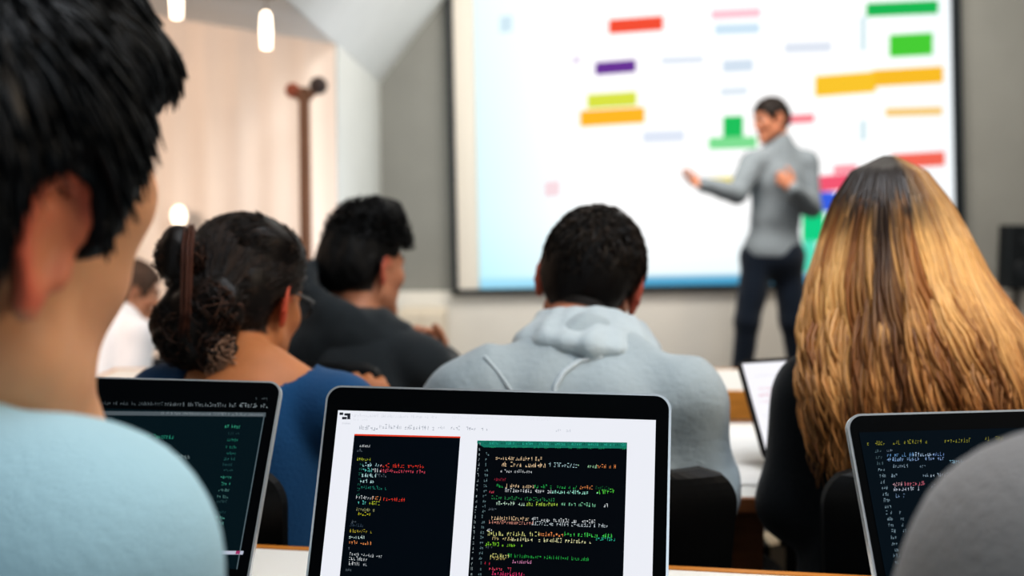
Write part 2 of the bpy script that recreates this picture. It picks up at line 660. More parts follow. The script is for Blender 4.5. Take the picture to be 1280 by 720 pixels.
def tufts(st, c, R, s, thick, line, n, length, r, c0, c1, lift=.006, part=0.0, seed=1, fwd=.0, over=.006, crown=V(0, -.05, .12)):
    """short locks lying over the skull, flowing away from the crown"""
    rg = np.random.default_rng(seed)
    ys, zs = zip(*line)
    rx, ry, rz = .074 + thick, .097 + thick, .088 + thick * 1.1
    k = 0
    while k < n:  # noqa
        d = unit(rg.normal(size=3))
        p = V(d[0] * rx, d[1] * ry - .014, d[2] * rz + .034)
        if p[2] < np.interp(p[1], ys, zs) + .004:
            continue
        k += 1
        nrm = unit(V(d[0] / rx, d[1] / ry, d[2] / rz))
        fl = p - crown + V(0, fwd, 0) + rg.normal(size=3) * .02
        fl = unit(fl - nrm * (fl @ nrm))
        L = length * rg.uniform(.6, 1.25)
        pts = []
        q = p - nrm * .004
        for j in range(5):
            if j > 1 and q[2] < np.interp(q[1], ys, zs) - over:
                break
            pts.append(c + R @ (q * s))
            q = q + (fl + nrm * (lift / length * (1.6 - j * .5)) + V(0, 0, -.12 * j)) * L / 4
        a = rg.uniform(0, 1) ** 2
        cc = np.array(lin(c0)) * (1 - a) + np.array(lin(c1)) * a
        st.add(np.array(pts), r * rg.uniform(.7, 1.3), cc, 4)


def shoe(A, T, m, parent):
    d = unit((T - A) * V(1, 1, 0))
    pr = [C(V(A[0], A[1], .045) - d * .03, V(T[0], T[1], .038), .042, .036, .03), E(V(A[0], A[1], .07), V(.045, .05, .05), .03)]

    def post(D, X, Y, Z):
        return np.maximum(D, (.004 - Z)).astype(np.float32)
    obj('shoe', sdf_mesh(pr, .008, 0, post), m, parent, smooth=True)


GUT = {}
skin_m = {}


def skin_mat(i):
    return mat(f'skin_{i}', 'c08060', .52, attr=True, noise=.05, nscale=40, bump=.08, bscale=220, sss=.12, spec=.35)


def build_person(key, label, J, yaw, head, hp, skin, hands=((), ()), res=.006, gscale=1.0, bust=0, ear=1.0, hs=1.0,
                 lip='a8604c', dark='17110d', ear_red=None, scalp=None, standing=False, flare=24, etilt=-14, temple=False):
    """the body as one continuous surface; returns the root and the pieces needed for clothing"""
    J = complete(J, yaw) if not standing else J
    root = thing('person', label, 'person', (float(J['pelvis'][0]), float(J['pelvis'][1]), 0))
    R = rot_head(*hp)
    tp, M = torso_prims(J, gscale, bust)
    ap = [arm_prims(J, 0, gscale), arm_prims(J, 1, gscale)]
    lp = leg_prims(J, gscale)
    neck_top = head + R @ (V(0, -.03, -.06) * hs)
    np_ = [C(J['neck'] - V(0, 0, .02), neck_top, .056 * gscale, .052 * gscale, .03)]
    pr = tp + ap[0] + ap[1] + lp + np_
    hpr = head_prims(head, R, hs, ear, flare, etilt)
    if temple:
        for q in (-1, 1):
            hpr.append(E(head + R @ (V(q * .055, .060, .028) * hs), V(.020, .026, .028) * hs, .02 * hs, R))
    pr = pr + hpr
    for i in (0, 1):
        if len(hands[i]):
            d, n, curl = hands[i][:3]
            q = -1 if i == 0 else 1
            pr += hand_prims(J['wr'][i], V(*d), V(*n), q, curl)
    v, f = sdf_mesh(pr, res)
    col = skin_colors(v, head, R, hs, skin, lip, dark, ear_red, scalp)
    obj('body', (v, f), skin_mat(key), root, smooth=True, colors=col)
    return root, J, R, tp, ap, lp, np_, M


def cut(fn):
    """post-op keeping the side where fn < 0"""
    def f(D, X, Y, Z):
        return np.maximum(D, fn(X, Y, Z)).astype(np.float32)
    return f


def chain(*fs):
    def f(D, X, Y, Z):
        for g in fs:
            D = g(D, X, Y, Z)
        return D
    return f


# ================================================================== ROOM
m_floor = mat('carpet', '2b2a2a', .95, noise=.25, nscale=60, bump=.3, bscale=400)
m_wallF = mat('grey_paint', '8f8f8a', .85, noise=.05, nscale=3)
m_wall_foot = mat('wall_foot_pale', 'dfdcd5', .8, noise=.04, nscale=3)
m_white = mat('white_plaster', 'e3e6e6', .85, noise=.03, nscale=4)
m_curtain = mat('cream_panel', 'ebddd0', .85, noise=.06, nscale=2.5, stretch=(4, 1, .3))
m_ceil = mat('ceiling_grey', 'd9dbd9', .9, noise=.04, nscale=3)
m_dark = mat('dark_frame', '20262a', .5, noise=.1, nscale=20)

struct('floor', box((-6, -1.5, -.05), (5.5, 9, 0)), m_floor)
E0, E1 = at(475, 105, 7.3), at(555, 0, 7.3)
slope = (E1[2] - E0[2]) / (E1[0] - E0[0])
ex, ez = E0[0], E0[2]
TOPZ = 3.5
xt = ex + (TOPZ - ez) / slope
struct('wall_front', MB().prism([(ex, 7.3, 0), (4.2, 7.3, 0), (4.2, 7.3, TOPZ), (xt, 7.3, TOPZ), (ex, 7.3, ez)], (0, .1, 0)).vf(), m_wallF)
struct('trim_1', MB().prism([(ex + .02, 7.3, .0), (4.2, 7.3, .0), (4.2, 7.3, .62), (ex + .02, 7.3, .6)], (0, -.02, 0)).vf(), m_wall_foot)  # paler strip along the foot of the front wall
struct('wall_right', box((4.2, -1.5, 0), (4.3, 7.4, TOPZ)), m_wallF)
LY = 5.5
struct('wall_inner', box((ex - .08, LY + .02, 0), (ex, 7.4, ez)), mat('inner_plaster', 'c6c9c7', .85, noise=.03, nscale=4))
# sloped white ceiling over the aisle, then the flat ridge
sc_ = MB()
sc_.prism([(ex, -1.5, ez), (xt, -1.5, TOPZ), (xt - .08, -1.5, TOPZ + .06), (ex - .08, -1.5, ez + .06)], (0, 8.8, 0))
sc_.prism([(xt, -1.5, TOPZ), (4.3, -1.5, TOPZ), (4.3, -1.5, TOPZ + .08), (xt, -1.5, TOPZ + .08)], (0, 8.9, 0))
struct('ceiling', sc_.vf(), m_white)
# low grey ceiling over the left bay
struct('ceiling_left', MB().prism([(ex - .005, -1.5, ez), (ex - .005, LY, ez), (-5, LY - .3, ez + .62), (-5, -1.5, ez + .62)], (0, 0, .08)).vf(), m_ceil)
# pleated cream wall of the left bay
nP = 420
xs = np.linspace(ex - .005, -5, nP)
yy = LY - .3 * (xs - ex) / (-5 - ex) + .0045 * np.sin(xs * 2 * math.pi / .16) + .004 * np.sin(xs * 2 * math.pi / .43)
zz = ez + .62 * (xs - ex) / (-5 - ex)
vv = np.vstack([np.stack([xs, yy, 0 * xs], 1), np.stack([xs, yy, zz], 1), np.stack([xs, yy + .08, 0 * xs], 1), np.stack([xs, yy + .08, zz], 1)])
ff = [(i, i + nP, i + nP + 1, i + 1) for i in range(nP - 1)] + [(i + 2 * nP, i + 2 * nP + 1, i + 3 * nP + 1, i + 3 * nP) for i in range(nP - 1)]
struct('wall_left', (vv, ff), m_curtain, smooth=True)
struct('wall_side', box((-5.1, -1.5, 0), (-5, LY, ez + .7)), m_curtain)

# ================================================================== PROJECTION BOARD
SY = 7.24
board = thing('projection_screen', 'large framed white projection screen on the front wall showing a slide of coloured blocks', 'projection screen',
              tuple(at(880, 368, 7.29)))
TLo, TRo, BLo, BRo = (556, -110), (1199, -118), (566, 369), (1208, 358)


def bq(u, v, Y=SY):
    """u right, v down on the board"""
    a = np.array(TLo) * (1 - u) * (1 - v) + np.array(TRo) * u * (1 - v) + np.array(BLo) * (1 - u) * v + np.array(BRo) * u * v
    return at(a[0], a[1], Y)


def quad(c, d, m, name, parent, Y, **k):
    return obj(name, MB().prism([at(*p, Y) for p in c], (0, d, 0)).vf(), m, parent, **k)


def band(u0, v0, u1, v1, Y, d):
    return MB().prism([bq(u0, v0, Y), bq(u1, v0, Y), bq(u1, v1, Y), bq(u0, v1, Y)], (0, d, 0))


m_board = mat('screen_border', 'd9d2c6', .6, emit=.12)
obj('border', band(0, 0, 1, 1, 7.25, .045).vf(), m_board, board)
fr = MB()
fr_w = .011
for b_ in ((0, 0, fr_w, 1), (1 - .019, 0, 1, 1), (0, 0, 1, fr_w), (0, 1 - .014, 1, 1)):
    bb = band(*b_, 7.225, .075)
    fr.add(bb.v, bb.f)
obj('frame', fr.vf(), m_dark, board)
# the projected slide: white light, cyan towards the left edge and along the bottom
gu, gv = np.linspace(.053, .981, 60), np.linspace(.012, .984, 60)
pts, cols = [], []
for v in gv:
    for u in gu:
        pts.append(bq(u, v, 7.235))
        l = max(0, 1 - (u - .053) / .22) * (.35 + .65 * v)
        b = max(0, (v - .75) / .25) ** 2 * (.5 + .5 * u)
        strip = 1.0 if v > .955 else 0.0
        c = np.array([1.0, 1.0, 1.0]) - np.array([.20, .045, .015]) * l - np.array([.16, .05, .02]) * b
        r = max(0, (u - .8) / .2) * .6
        c = c - np.array([.10, .05, .02]) * r
        c = c * (1 - strip) + np.array([.22, .62, .78]) * strip if u > .3 else c * (1 - strip) + np.array([.6, .85, .95]) * strip
        cols.append(lin(np.clip(c, 0, 1)))
nU = len(gu)
fc = [(j * nU + i, j * nU + i + 1, (j + 1) * nU + i + 1, (j + 1) * nU + i) for j in range(len(gv) - 1) for i in range(nU - 1)]
m_slide = mat('slide_light', '000000', .8, attr=True)
bs = m_slide.node_tree.nodes['Principled BSDF']
m_slide.node_tree.links.new(m_slide.node_tree.nodes['Attribute'].outputs['Color'], bs.inputs['Emission Color'])
bs.inputs['Emission Strength'].default_value = 1.0
for l_ in list(bs.inputs['Base Color'].links):
    m_slide.node_tree.links.remove(l_)
bs.inputs['Base Color'].default_value = (.05, .05, .05, 1)
obj('projected_slide', (pts, fc), m_slide, board, colors=np.array(cols))

BL_ = [  # x0, y0, x1, y1, rise over the width, colour
    (761, 22, 829, 40, -5, 'f0573c'), (889, 11, 951, 23, -3, 'f7c9d4'), (893, 29, 950, 43, -2, 'cfe4f2'), (1083, 2, 1173, 19, -4, '1fb85a'),
    (1112, 42, 1166, 70, -3, '4fcb3c'), (1019, 92, 1095, 118, -6, 'f5c534'), (1091, 85, 1179, 106, -5, 'f4bd2e'), (744, 76, 795, 92, -4, '6f3b98'),
    (734, 116, 796, 134, -4, 'd8e04c'), (725, 136, 806, 156, -5, 'fbb92c'), (1107, 134, 1178, 145, -2, 'f2cd86'), (904, 145, 929, 171, -1, '24c063'),
    (886, 171, 946, 186, -2, '86dd97'), (984, 143, 1018, 154, -2, 'f48a94'), (880, 221, 926, 231, -2, 'f0e07c'), (1114, 191, 1181, 209, -4, 'f0705e'),
    (1024, 218, 1068, 238, -4, 'f0607a'), (1003, 262, 1030, 302, 0, '18cf8a'), (1012, 240, 1044, 264, 0, '3f67e0'), (1042, 206, 1072, 216, -2, 'f79aa6'),
    (1070, 224, 1110, 246, 0, 'ef8f7e'), (1004, 300, 1020, 340, 0, '5fe0c0')]
for x0, y0, x1, y1, rs, c in BL_:
    quad([(x0, y0 - rs / 2), (x1, y0 + rs / 2), (x1, y1 + rs / 2), (x0, y1 - rs / 2)], .004, screen_mat('slide_' + c, c, 1.0), 'slide_block', board, 7.229)
for x0, y0, x1, y1, c in [(903, 74, 942, 90, 'd6e3f0'), (980, 52, 1040, 66, 'e2e8f2'), (826, 70, 880, 80, 'e3eaf4'), (803, 163, 856, 178, 'e2e9f6'), (680, 226, 700, 246, 'f8dfe4'),
                          (1075, 20, 1083, 64, 'd5e9ee'), (900, 108, 935, 120, 'e4edf5'), (1075, 150, 1083, 176, 'd3e8ee'), (625, 20, 640, 40, 'd5eaf4'), (715, 70, 726, 80, 'eadff0')]:
    quad([(x0, y0 + 1), (x1, y0 - 1), (x1, y1 - 1), (x0, y1 + 1)], .004, screen_mat('slide_' + c, c, .97), 'slide_text_line', board, 7.229)

# ================================================================== LAPTOPS
m_alu = mat('aluminium', 'b9bec2', .32, metal=.9, noise=.04, nscale=50)
m_alu_edge = mat('polished_edge', 'd5dadd', .25, metal=.6)
m_bezel = mat('black_bezel', '02060a', .55, spec=.06)
m_key = mat('black_keys', '0c0d0f', .55)
GL = [(0, 0, .16, 1), (.34, 0, .5, 1), (.62, 0, .78, 1), (0, .84, .7, 1), (0, .42, .7, .58), (0, 0, .7, .16), (.1, .3, .6, .5), (.45, .5, .62, .9), (.1, 0, .25, .6)]


def laptop(label, p, W, H, group=None, lid_color=None, deck=.235):
    cx, cy, cz, yaw, tilt = p
    r = V(math.cos(yaw), math.sin(yaw), 0); b = V(-math.sin(yaw), math.cos(yaw), 0)
    u = V(0, 0, 1) * math.cos(tilt) + b * math.sin(tilt)
    n = np.cross(r, u)
    c = V(cx, cy, cz)
    root = thing('laptop', label, 'laptop', (cx, cy, cz - .0148), group)
    L = dict(c=c, r=r, u=u, n=n, root=root, W=W, H=H)
    L['pt'] = lambda s, v, o=0.0: c + r * s + u * v + n * o

    def loc(px, py):
        o, d = ray(px, py)
        t = ((c - o) @ n) / (d @ n)
        q = o + d * t - c
        return float(q @ r), float(q @ u)
    L['loc'] = loc
    rr = .0155
    lid = MB().prism([L['pt'](s, v, 0) for s, v in rrect(-W / 2, W / 2, .004, H, rr, 8)], -n * .0055)
    obj('lid', lid.vf(), lid_color or m_alu_edge, root)
    bz = MB().prism([L['pt'](s, v, .0002) for s, v in rrect(-W / 2 + .0024, W / 2 - .0024, .006, H - .0022, rr - .002, 8)], n * .0004)
    obj('bezel', bz.vf(), m_bezel, root)
    # deck with keyboard and trackpad
    M = np.stack([r, b, V(0, 0, 1)], 1)
    pl = [(c - V(0, 0, .0135)) + r * x + b * y for x, y in rrect(-W / 2, W / 2, -deck, -.002, .014, 6)]
    base = obj('base', MB().prism(pl, (0, 0, .013)).vf(), m_alu, root)
    kb = MB().box((-W * .42, -deck * .52, -.0004), (W * .42, -.026, .0002), M, c)
    for i in range(5):
        for j in range(14):
            x0 = -W * .415 + j * W * .83 / 14
            y0 = -.03 - (i + 1) * (deck * .52 - .032) / 5
            kb.box((x0, y0, .0002), (x0 + W * .052, y0 + .0165, .0012), M, c)
    obj('keyboard', kb.vf(), m_key, base)
    obj('trackpad', MB().box((-.055, -deck + .012, -.0004), (.055, -deck * .56, .0003), M, c).vf(), mat('trackpad_grey', 'a5aaae', .3, metal=.7), base)
    hg = MB().tube([c - r * W * .4 + V(0, 0, -.002), c + r * W * .4 + V(0, 0, -.002)], .004, 10)
    obj('hinge', hg.vf(), m_key, root)
    return L


def lid_rect(L, name, s0, s1, v0, v1, o, m, parent=None, slant=None):
    return obj(name, MB().prism([L['pt'](s0, v1, o), L['pt'](s1, v1, o), L['pt'](s1, v0, o), L['pt'](s0, v0, o)], L['n'] * .0002).vf(), m, parent or L['root'])


def lid_poly(L, name, px, o, m, parent=None):
    return obj(name, MB().prism([L['pt'](*L['loc'](*q), o) for q in px], L['n'] * .0002).vf(), m, parent or L['root'])


class Text:
    """rows of tiny illegible glyph strokes on a display"""

    def __init__(s, L, o):
        s.L, s.o, s.v, s.f, s.mi, s.m, s.names = L, o, [], [], [], [], {}

    def rect(s, a, b, c, d, col, e):
        if col not in s.names:
            s.names[col] = len(s.m)
            s.m.append(screen_mat('text_' + col + ('_%d' % int(e * 100)), col, e))
        n = len(s.v)
        s.v += [a, b, c, d]
        s.f.append((n, n + 1, n + 2, n + 3)); s.mi.append(s.names[col])

    def run(s, x0, y0, x1, y1, col, h=4.6, dens=1.0, e=1.0):
        rg = random.Random(int(x0 * 7 + y0 * 13))
        p0, p1 = np.array((x0, y0)), np.array((x1, y1))
        L_ = np.linalg.norm(p1 - p0); d = (p1 - p0) / max(L_, 1e-6)
        q = np.array((-d[1], d[0]))          # downwards
        adv = h * .62
        x = 0
        while x < L_:
            if rg.random() > .12:
                for a, b, c, dd in rg.sample(GL, 2 if rg.random() < .55 * dens else 3):
                    hh = h * (.72 if rg.random() < .6 else 1)
                    w = adv * .9
                    cs = [p0 + d * (x + w * xx) + q * (h / 2 - hh * yy) for xx, yy in ((a, b), (c, b), (c, dd), (a, dd))]
                    s.rect(*[s.L['pt'](*s.L['loc'](*z), s.o) for z in cs], col, e)
            x += adv

    def build(s, name='code_text', parent=None):
        return obj(name, (s.v, s.f), s.m, parent or s.L['root'], midx=s.mi, kind='stuff')


# --- the laptop in the middle
A = laptop('open silver laptop in the centre foreground, white page with two dark code panels', (-.031, 1.0069, .7667, -.1622, .3833), .345, .238)
s0, v1 = A['loc'](423, 513); s1, _ = A['loc'](820, 520)
disp = lid_rect(A, 'display', s0, s1, .020, v1, .0008, screen_mat('page_white', 'eef0f6', .98), label='lit white display')if False else \
    lid_rect(A, 'display', s0, s1, .020, v1, .0008, screen_mat('page_white', 'eceef5', .96))
mk = screen_mat('panel_black', '020c14', 1.0)


def vpanel(L, tl, tr, name, m, bottom=.05):
    a, v = L['loc'](*tl); b, _ = L['loc'](*tr)
    return a, b, v, lid_rect(L, name, a, b, bottom, v, .0012, m, disp)


vpanel(A, (443.5, 543), (575.5, 546.5), 'code_panel', mk)
pa, pb, pv, _ = vpanel(A, (597.5, 551), (784, 553.5), 'code_panel', screen_mat('panel_black2', '040a10', 1.0))
lid_poly(A, 'header_bar', [(443.8, 542.8), (576, 546), (576, 547.8), (443.5, 544.8)], .0016, screen_mat('bar_red', 'e0472f', 1), disp)
lid_poly(A, 'header_bar', [(597.2, 551), (784, 553.6), (783.7, 561), (605, 559.5), (596.8, 554)], .0016, screen_mat('bar_teal', '1d7d6c', .9), disp)
T = Text(A, .002)
G, W_, R_, P_, Y_, O_, Cy, LG, PK, GY = '35b45c', 'd9dde0', 'e2402f', 'e0566a', 'b9c43a', 'e8955a', '6fd8cf', '63d84f', 'e0447a', '6d7780'
PE = 'e6c9a4'
for a in [(448, 557, 462, 558, W_, 3.6), (447, 563, 452, 563, GY, 4), (447, 574, 462, 574.6, Y_, 4), (454, 581, 476, 581.6, 'bfe8f0', 5), (476, 581.8, 530, 583.4, R_, 5),
          (454, 587.5, 466, 588, Cy, 5), (466, 588, 476, 588.4, W_, 5), (476, 588.5, 532, 590, P_, 4.6), (453, 594, 470, 594.6, 'c9eef0', 5), (472, 594.6, 483, 595, GY, 4),
          (451, 601, 471, 602, 'c9eef0', 5), (452, 609, 482, 610.4, '2f8f7c', 4.4), (446, 621.5, 466, 622.8, W_, 4.6), (466, 622.8, 480, 623.5, O_, 4.6), (480, 623.6, 506, 625, R_, 5),
          (448, 628, 462, 628.8, Cy, 4.6), (462, 628.8, 476, 629.5, Y_, 4.6), (446, 636.5, 467, 638, 'a8a878', 4.2), (445, 642, 464, 643, 'c6c024', 4.6), (440, 652, 445, 652, GY, 3.6),
          (438, 656, 455, 657, '4a5a6a', 4), (438, 663.5, 464, 664.5, 'b8a83a', 4.6), (437, 671, 455, 671.6, 'cfe6e0', 4.6), (437, 678, 464, 679.2, O_, 4.6), (436, 685.5, 438, 685.5, GY, 4),
          (438, 692.5, 449, 693, W_, 4), (452, 693.6, 478, 695.6, 'c8ccd0', 4.4), (437, 697.5, 462, 699.5, W_, 4.8), (437, 704, 446, 704.6, W_, 4.8), (449, 705, 462, 705.5, 'b8bcc2', 4.6),
          (433, 712, 440, 712.4, GY, 4),
          (620, 572.5, 677, 574.2, PE, 5), (620, 580, 680, 582, PE, 6), (686, 581, 722, 582.4, 'b8d6dc', 5.4), (722, 582.4, 746, 583.2, 'a8d8b0', 5), (746, 583, 770, 583.6, O_, 5),
          (626, 589, 668, 590.2, W_, 4), (618, 599.6, 632, 600, 'b0304a', 3.6), (621, 607, 632, 607.4, G, 5), (632, 607.4, 668, 608, PE, 5), (668, 608, 725, 609.4, G, 4.6), (725, 609.4, 741, 609.8, O_, 4.6),
          (745, 610, 761, 610.4, '1d6a3c', 4), (632, 613, 690, 614.6, W_, 5), (690, 614.6, 746, 616.2, 'a8ecd8', 5), (746, 616, 768, 613.6, LG, 5.4), (612, 614.8, 620, 615.4, P_, 3.6),
          (615, 622, 696, 625.4, '3a9a5c', 4.4), (617, 629, 655, 630, 'c8e4d0', 5), (655, 630, 698, 630.6, 'b8d858', 5), (702, 629.6, 747, 631.8, '8fd8b0', 5), (755, 632, 766, 632.4, W_, 4.6),
          (611, 636.4, 620, 636.8, GY, 3.4), (615, 647.6, 662, 648.8, PE, 4.8), (662, 649, 745, 652.4, W_, 4.8), (612, 652.6, 665, 653.8, 'd89a8a', 5), (665, 654, 763, 657.4, 'c8d2d8', 5),
          (609, 662, 616, 662.4, W_, 4), (610, 667, 675, 667.8, 'd8d890', 5.6), (675, 667.4, 704, 668.6, O_, 5.4), (706, 667.6, 766, 670, '4fd860', 5.4), (616, 672.6, 640, 673.8, 'd8c890', 5),
          (640, 673.8, 740, 677, 'e2e0b0', 5.4), (745, 673.4, 767, 674.2, '3ac0a0', 4.4), (607, 680, 652, 681.6, '8cd838', 4.8), (608, 683.6, 616, 683.8, GY, 3.4), (613, 694.4, 635, 695.2, 'd8d88c', 5),
          (635, 694.4, 735, 699, '2fa84c', 4.6), (613, 697.8, 632, 698.4, 'c0b070', 4), (638, 701.8, 665, 702.6, 'd890b8', 4.4), (606, 704, 613, 704.6, 'c03048', 4), (612, 710.6, 638, 712, 'e0506a', 4.6),
          (612, 715.8, 656, 718.6, PK, 5.2), (610, 722, 650, 724, W_, 4)]:
    T.run(*a[:5], h=a[5])
for k in range(26):       # the two columns of line numbers
    y = 555 + k * 6.5
    x = 599.5 - (y - 555) * .066
    T.run(x, y, x + 2.6, y, 'a8b4b8', 4.2)
    if k > 1:
        T.run(x + 9, y, x + 11.6, y, '7f9aa0', 4)
for k in range(7):
    y = 580 + k * 6.4
    T.run(450.5 - (y - 580) * .1, y, 453 - (y - 580) * .1, y, '2f7f6c', 3.4)
for k in range(26):
    x = 606 + k * 6.8
    T.run(x, 554 + k * .09, x + 5, 554 + k * .09, '35b8a0' if k % 3 else '0a3a38', 3.4)
    if k % 2:
        T.run(x, 558.6 + k * .09, x + 6, 558.6 + k * .09, '2aa070', 3)
T.build(parent=disp)
T = Text(A, .0014)
for a in [(450, 534, 471, 536, '9aa0aa', 5.5), (475, 533, 541, 535.5, 'a3a8b2', 5.6), (548, 534.4, 556, 534.8, '9a9fa9', 3.6), (564, 534.4, 574, 535.4, 'a0a5ae', 5), (580, 534.6, 598, 536.6, '8f95a0', 5.2),
          (602, 536, 609, 536.6, 'a0a5ae', 5), (440, 519.4, 545, 521.4, 'd3d6de', 4), (442, 524.4, 462, 524.8, 'd6d9e0', 3), (428, 529, 438, 529.4, 'b8bcc6', 3), (695, 538, 702, 538.2, 'b5bac4', 3.8),
          (708, 538.4, 713, 538.6, 'b5bac4', 3.8), (560, 522, 690, 524, 'dcdfe6', 4)]:
    T.run(*a[:5], h=a[5])
T.build('page_text', disp)
icon = MB()
for q in ([(425, 516), (429.5, 516), (429.4, 519), (424.9, 519)], [(431, 517), (438.5, 517), (438.2, 524.4), (434.5, 524.4), (434.8, 520), (431, 519.6)], [(428.2, 521.5), (434, 521.5), (433.8, 524.4), (428, 524.4)]):
    icon.prism([A['pt'](*A['loc'](*z), .0012) for z in q], A['n'] * .0002)
obj('page_icon', icon.vf(), screen_mat('icon_dark', '2a2c34', 1), disp)

# --- the laptop on the left
B_ = laptop('silver laptop at left behind the blue sweater shoulder, dark teal code window', (-.4435, 1.146, .7660, -.1564, .5167), .345, .238)
s1, v1 = B_['loc'](332, 517)
disp = lid_rect(B_, 'display', -.345 / 2 + .012, s1, .03, v1, .0008, screen_mat('teal_dark', '051a20', 1.0))
lid_rect(B_, 'window_border', s1 - .0012, s1, .03, v1, .0012, screen_mat('line_grey', '5c6a70', 1.0), disp)
lid_poly(B_, 'title_bar', [(60, 513.6), (333, 516.2), (332.4, 521.4), (60, 518.8)], .0012, screen_mat('bar_grey', '565f64', 1.0), disp)
lid_poly(B_, 'status_bar', [(100, 687), (305.2, 689), (304, 693.6), (100, 691)], .0012, screen_mat('bar_lilac', 'b7bccb', 1.0), disp)
lid_poly(B_, 'status_mark', [(296, 689), (301, 689), (300, 693), (295, 693)], .0016, screen_mat('mark_red', 'a03a6a', 1.0), disp)
T = Text(B_, .0018)
for a in [(120, 504, 205, 505.5, '5f686c', 4.6), (207, 505.6, 300, 507.2, '7f888c', 5), (300, 507, 335, 507.8, '9aa4a8', 5.4), (318, 498, 334, 499, '6a7478', 4), (140, 534, 160, 534.8, '2f8f78', 5),
          (150, 545.4, 217, 546.6, '37a98c', 5), (150, 569.6, 238, 572, '9fb0b0', 4.6), (170, 594, 213, 596, '2f7f6c', 5), (200, 516.6, 330, 519, '8d969a', 3.4), (60, 560, 150, 562, '2f7f6c', 4.6),
          (282, 533, 301, 534, '49b894', 4.6)]:
    T.run(*a[:5], h=a[5])
for y, c in ((542, '2b4a4c'), (550, '2f8a74'), (559, '2f8a74'), (567, '2f7a70'), (574, '3a7a74'), (581, '2f5a5c'), (588, '3a6a68'), (597, '49a890'), (605, '49a890'), (613, '6a9a94'), (621, '6a9a94'),
             (627, '3a5a5c'), (640, '2a5052'), (647, '7fd8c4'), (654, '7fc8b8'), (671, '5a8a88')):
    x = 293 - (y - 542) * .17
    T.run(x - 7, y, x + 5, y + .2, c, 3.8)
T.build(parent=disp)

# --- the laptop on the right
D_ = laptop('silver laptop at right, before the blonde hair, dark code editor with yellow tabs', (.4924, .9364, .7652, .136, .4752), .345, .238)
disp = lid_rect(D_, 'display', -.345 / 2 + .010, .345 / 2 - .010, .03, .238 - .018, .0008, screen_mat('navy_dark', '06141c', 1.0))
T = Text(D_, .0014)
YO = '8f8c34'
for a in [(1083, 554.5, 1105, 554, YO, 5.4), (1112, 553.6, 1125, 553.4, YO, 5.4), (1129, 552.8, 1157, 552, YO, 5.4), (1180, 551.4, 1211, 550.6, YO, 5.4), (1230, 549, 1262, 548, YO, 5.4),
          (1106, 563.6, 1114, 563.4, '8a98a8', 3), (1108, 569, 1140, 568.4, '6f9ac8', 5), (1140, 568.4, 1165, 568, 'b4cbe6', 5), (1165, 568, 1178, 568, '6f8ab8', 5), (1108, 574.6, 1140, 574, '8fb0d8', 5),
          (1140, 574, 1178, 573, '8fa8d0', 5), (1110, 583, 1133, 582.6, '93a8b8', 4.4), (1146, 583, 1155, 583, '7f93a3', 4.4), (1186, 578, 1212, 577, '8fb8cc', 4.4), (1113, 595, 1121, 595, '93a8b8', 4.6),
          (1153, 594.4, 1158, 594.2, '93a8b8', 4), (1162, 594.4, 1206, 593, 'aab8c6', 4.6), (1115, 605.4, 1130, 605, 'c8a0a8', 5.4), (1130, 605, 1158, 604, 'c87080', 5.4), (1116, 611.6, 1148, 610.6, 'c0c8d8', 5.4),
          (1163, 608, 1171, 608, '7f8a98', 5), (1119, 620, 1131, 620, '7f98b8', 5), (1200, 604, 1240, 602, '8fa8c0', 5), (1190, 620, 1230, 618, '8fa8c0', 5)]:
    T.run(*a[:5], h=a[5])
for k in range(20):
    y = 564 + k * 7.7
    x = 1096 + k * 1.36
    T.run(x - 3, y, x + 3.6, y, '8aa0ac' if k > 2 else '5a7078', 4.6)
    if 9 < k < 14:
        T.run(x + 14, y, x + 18, y, '8aa0ac', 4)
T.build(parent=disp)

# ================================================================== FURNITURE
m_top = mat('white_laminate', 'dedcd6', .45, noise=.02, nscale=5)
m_wood = mat('oak_edge', 'b9772e', .5, noise=.2, nscale=6, stretch=(2, 12, 12))
m_wood2 = mat('brown_edge', '8a5530', .55, noise=.2, nscale=6, stretch=(2, 12, 12))
m_wood3 = mat('honey_apron', 'c98a3e', .5, noise=.2, nscale=5, stretch=(2, 10, 10))


